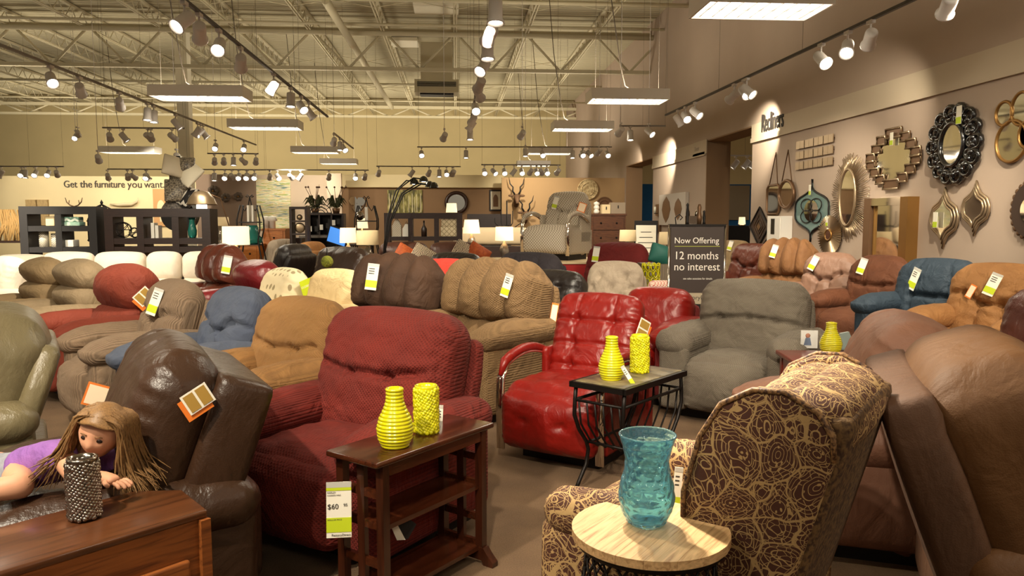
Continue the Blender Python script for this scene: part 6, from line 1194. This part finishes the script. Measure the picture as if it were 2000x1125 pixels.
# ================================================================= the girl leaning over the arm of the dark brown leather recliner
m_skin = mat('skin', (206, 150, 118), .55); m_shirt = mat('lilac_tshirt', (140, 92, 162), .8, kind='fabric', col2=(112, 70, 138), vmix=.6, vs=12); m_short = mat('grey_shorts', (140, 140, 146), .85, kind='fabric', col2=(100, 102, 112), vs=40); m_hair = mat('light_brown_hair', (132, 98, 60), .5, kind='woodz', col2=(88, 60, 34), vs=10, sc=2)
g = thing('person', 'small girl in a lilac T-shirt lying over the dark leather arm behind the silver vase', 'person', P(160, 950, Y=2.55))
GO = Vector(g.location)
def G_(px, py, Y): return P(px, py, Y=Y) - GO
def skinmesh(name, m, verts, edges, radii, root=0, sub=2, parent=None):
    me = bpy.data.meshes.new(name); me.from_pydata([tuple(v) for v in verts], edges, []); me.materials.append(m); o = ob(name, me, parent)
    md = o.modifiers.new('skin', 'SKIN'); 
    for i, r_ in enumerate(radii):
        sv = me.skin_vertices[0].data[i]; sv.radius = (r_, r_) if not hasattr(r_, '__len__') else r_; sv.use_root = (i == root)
    md.use_smooth_shade = True; md.branch_smoothing = .6; ss = o.modifiers.new('sub', 'SUBSURF'); ss.levels = sub; ss.render_levels = sub
    return o
sh = .0
hips, waist, chest, neck = G_(8, 925, 2.62), G_(55, 912, 2.60), G_(130, 905, 2.58), G_(175, 882, 2.54)
shL, shR = G_(118, 885, 2.50), G_(225, 890, 2.66)
elb, wr_, pal = G_(150, 935, 2.40), G_(205, 932, 2.36), G_(228, 940, 2.34)
elR, wrR = G_(262, 925, 2.52), G_(285, 930, 2.5)
kn, an = G_(48, 948, 2.44), G_(-40, 962, 2.40)
hipR, knR = G_(-10, 905, 2.75), G_(-80, 930, 2.75)
headc = G_(200, 843, 2.47)
verts = [hips, waist, chest, neck, headc + Vector((-.01, .02, -.05)), shL, elb, wr_, pal, shR, elR, wrR, kn, an, hipR, knR]
body = skinmesh('body', m_skin, verts, [(0, 1), (1, 2), (2, 3), (3, 4), (2, 5), (5, 6), (6, 7), (7, 8), (2, 9), (9, 10), (10, 11), (0, 12), (12, 13), (0, 14), (14, 15)], [.07, .075, .082, .035, .03, .042, .028, .02, (.026, .014), .042, .026, .02, .046, .034, .05, .045], 0, 2, g)
fb = (pal - wr_).normalized(); side = fb.cross(Vector((0, 0, 1))).normalized()
for k in range(4):
    o_ = (k - 1.5) * .0125; L_ = [.036, .042, .040, .032][k]; p0 = pal + side * o_ * .9 + fb * .004; sp = (fb + side * o_ * 9).normalized(); up = Vector((0, 0, 1))
    skinmesh('finger', m_skin, [p0, p0 + sp * L_ * .45 + up * .003, p0 + sp * L_ * .78 - up * .002, p0 + sp * L_ - up * .010], [(0, 1), (1, 2), (2, 3)], [.0078, .0072, .0066, .0058], 0, 1, g)
p0 = wr_.lerp(pal, .45) + side * .02; skinmesh('thumb', m_skin, [p0, p0 + side * .014 + fb * .018, p0 + side * .016 + fb * .036 - up * .004], [(0, 1), (1, 2)], [.0085, .0078, .0065], 0, 1, g)
# clothes, slightly larger than the body under them
skinmesh('tshirt', m_shirt, [hips.lerp(waist, .35), waist, chest, chest.lerp(neck, .45), shL, shL.lerp(elb, .5), shR, shR.lerp(elR, .5)], [(0, 1), (1, 2), (2, 3), (2, 4), (4, 5), (2, 6), (6, 7)], [.088, .088, .094, .052, .056, .05, .056, .05], 2, 2, g)
skinmesh('shorts', m_short, [hips.lerp(waist, .3), hips, hips.lerp(kn, .55), hips.lerp(knR, .5)], [(0, 1), (1, 2), (1, 3)], [.09, .1, .082, .082], 1, 2, g)
# head
def headmesh():
    n, m2_ = 36, 28; V = []
    for i in range(m2_ + 1):
        t_ = PI * i / m2_
        for j in range(n):
            a = 2 * PI * j / n; x, y, z = math.sin(t_) * math.cos(a), math.sin(t_) * math.sin(a), math.cos(t_); fr = max(0, -y)
            X, Yy, Z = x * .064, y * .076, z * .084
            jw = sst(.1, -.9, z); X *= 1 - .32 * jw * (1 if y < .3 else .4); Yy *= 1 - .10 * jw
            if y > 0: Yy *= 1.08; 
            e_ = lambda cx_, cz_, s_: math.exp(-(((x - cx_) / s_) ** 2 + ((z - cz_) / s_) ** 2)) * fr
            Yy -= .016 * e_(0, -.26, .14) + .006 * e_(0, -.1, .12) + .007 * e_(0, -.58, .2) + .006 * e_(0, -.85, .22); Yy -= .006 * (e_(-.5, -.35, .3) + e_(.5, -.35, .3)); Yy += .009 * (e_(-.36, .02, .17) + e_(.36, .02, .17))
            V.append((X, Yy, Z))
    return V, [(i * n + j, (i + 1) * n + j, (i + 1) * n + (j + 1) % n, i * n + (j + 1) % n) for i in range(m2_) for j in range(n)]
def sst(a, b_, x): t_ = min(1, max(0, (x - a) / (b_ - a))); return t_ * t_ * (3 - 2 * t_)
V, Fq = headmesh(); hd = ob('head', mesh_from('head', V, Fq, m_skin), g, headc, (math.radians(8), math.radians(14), math.radians(-3)))
for sx in (-1, 1):
    e_ = MB().ball((sx * .0225, -.0615, .003), .0098, 12, 8).build('eye', mat('eye_white', (225, 215, 205), .2), hd) if False else MB().ball((sx * .0225, -.0605, .001), .0105, 12, 8, (1.15, .8, .75)).build('eye', mat('eye_dark', (44, 28, 20), .15), hd)
    MB().tube([(sx * .012, -.0735, .016), (sx * .023, -.0725, .0185), (sx * .034, -.0655, .015)], .0016, 6).build('eyebrow', m_hair, hd)
    MB().ball((sx * .062, .008, -.008), .016, 10, 8, (.35, .8, 1.2)).build('ear', m_skin, hd)
MB().ball((0, -.0745, -.046), .013, 12, 8, (1.1, .4, .36)).build('mouth', mat('lips', (176, 90, 84), .4), hd)
hb = MB(); n = 30; m2_ = 16; V = []
for i in range(m2_ + 1):
    t_ = PI * .64 * i / m2_
    for j in range(n):
        a = 2 * PI * j / n; x, y, z = math.sin(t_) * math.cos(a), math.sin(t_) * math.sin(a), math.cos(t_); cut = 1.0
        if y < -.2 and z < .62: z2 = max(z, .62 - .25 * abs(x)); cut = 1.0; z = z2
        V.append((x * .073, y * .085 * (1 if y < 0 else 1.1), z * .094 + .002))
hb.add(V, [(i * n + j, (i + 1) * n + j, (i + 1) * n + (j + 1) % n, i * n + (j + 1) % n) for i in range(m2_) for j in range(n)], True); hb.build('hair_cap', m_hair, hd)
hb = MB(); rr = random.Random(11)
for k in range(420):
    sx = -1 if k % 2 else 1; u = rr.random(); st = Vector((sx * rr.uniform(.0, .03), -.055 + .12 * u, .088 - .02 * abs(u - .4) * 2)); L_ = rr.uniform(.16, .27)
    md_ = Vector((sx * rr.uniform(.066, .082), -.045 + .115 * u, .02)); lo = Vector((sx * rr.uniform(.075, .12), -.04 + .12 * u + rr.uniform(-.02, .02), -.085)); en = lo + Vector((sx * rr.uniform(.0, .09) + .01, rr.uniform(-.05, .04), -L_ * rr.uniform(.2, .6)))
    pts = []
    for t_ in np.linspace(0, 1, 9):
        if t_ < .4: q_ = st.lerp(md_, t_ / .4); bl = math.sin(PI * t_ / .4 * .5); q_ += Vector((sx * .012, 0, .012)) * math.sin(PI * t_ / .4)
        elif t_ < .7: q_ = md_.lerp(lo, (t_ - .4) / .3)
        else: q_ = lo.lerp(en, (t_ - .7) / .3)
        pts.append(q_ + Vector((rr.uniform(-.002, .002), rr.uniform(-.002, .002), 0)))
    hb.tube(pts, [.0025, .0036, .004, .004, .004, .0036, .003, .0024, .001], 4, cap=False)
o = hb.build('hair', m_hair, hd); o['kind'] = 'stuff'
print('CHAIRS'); 
for a in CH: print('  ', a[0][:50], [round(v, 2) for v in a[1]], round(a[3], 2))
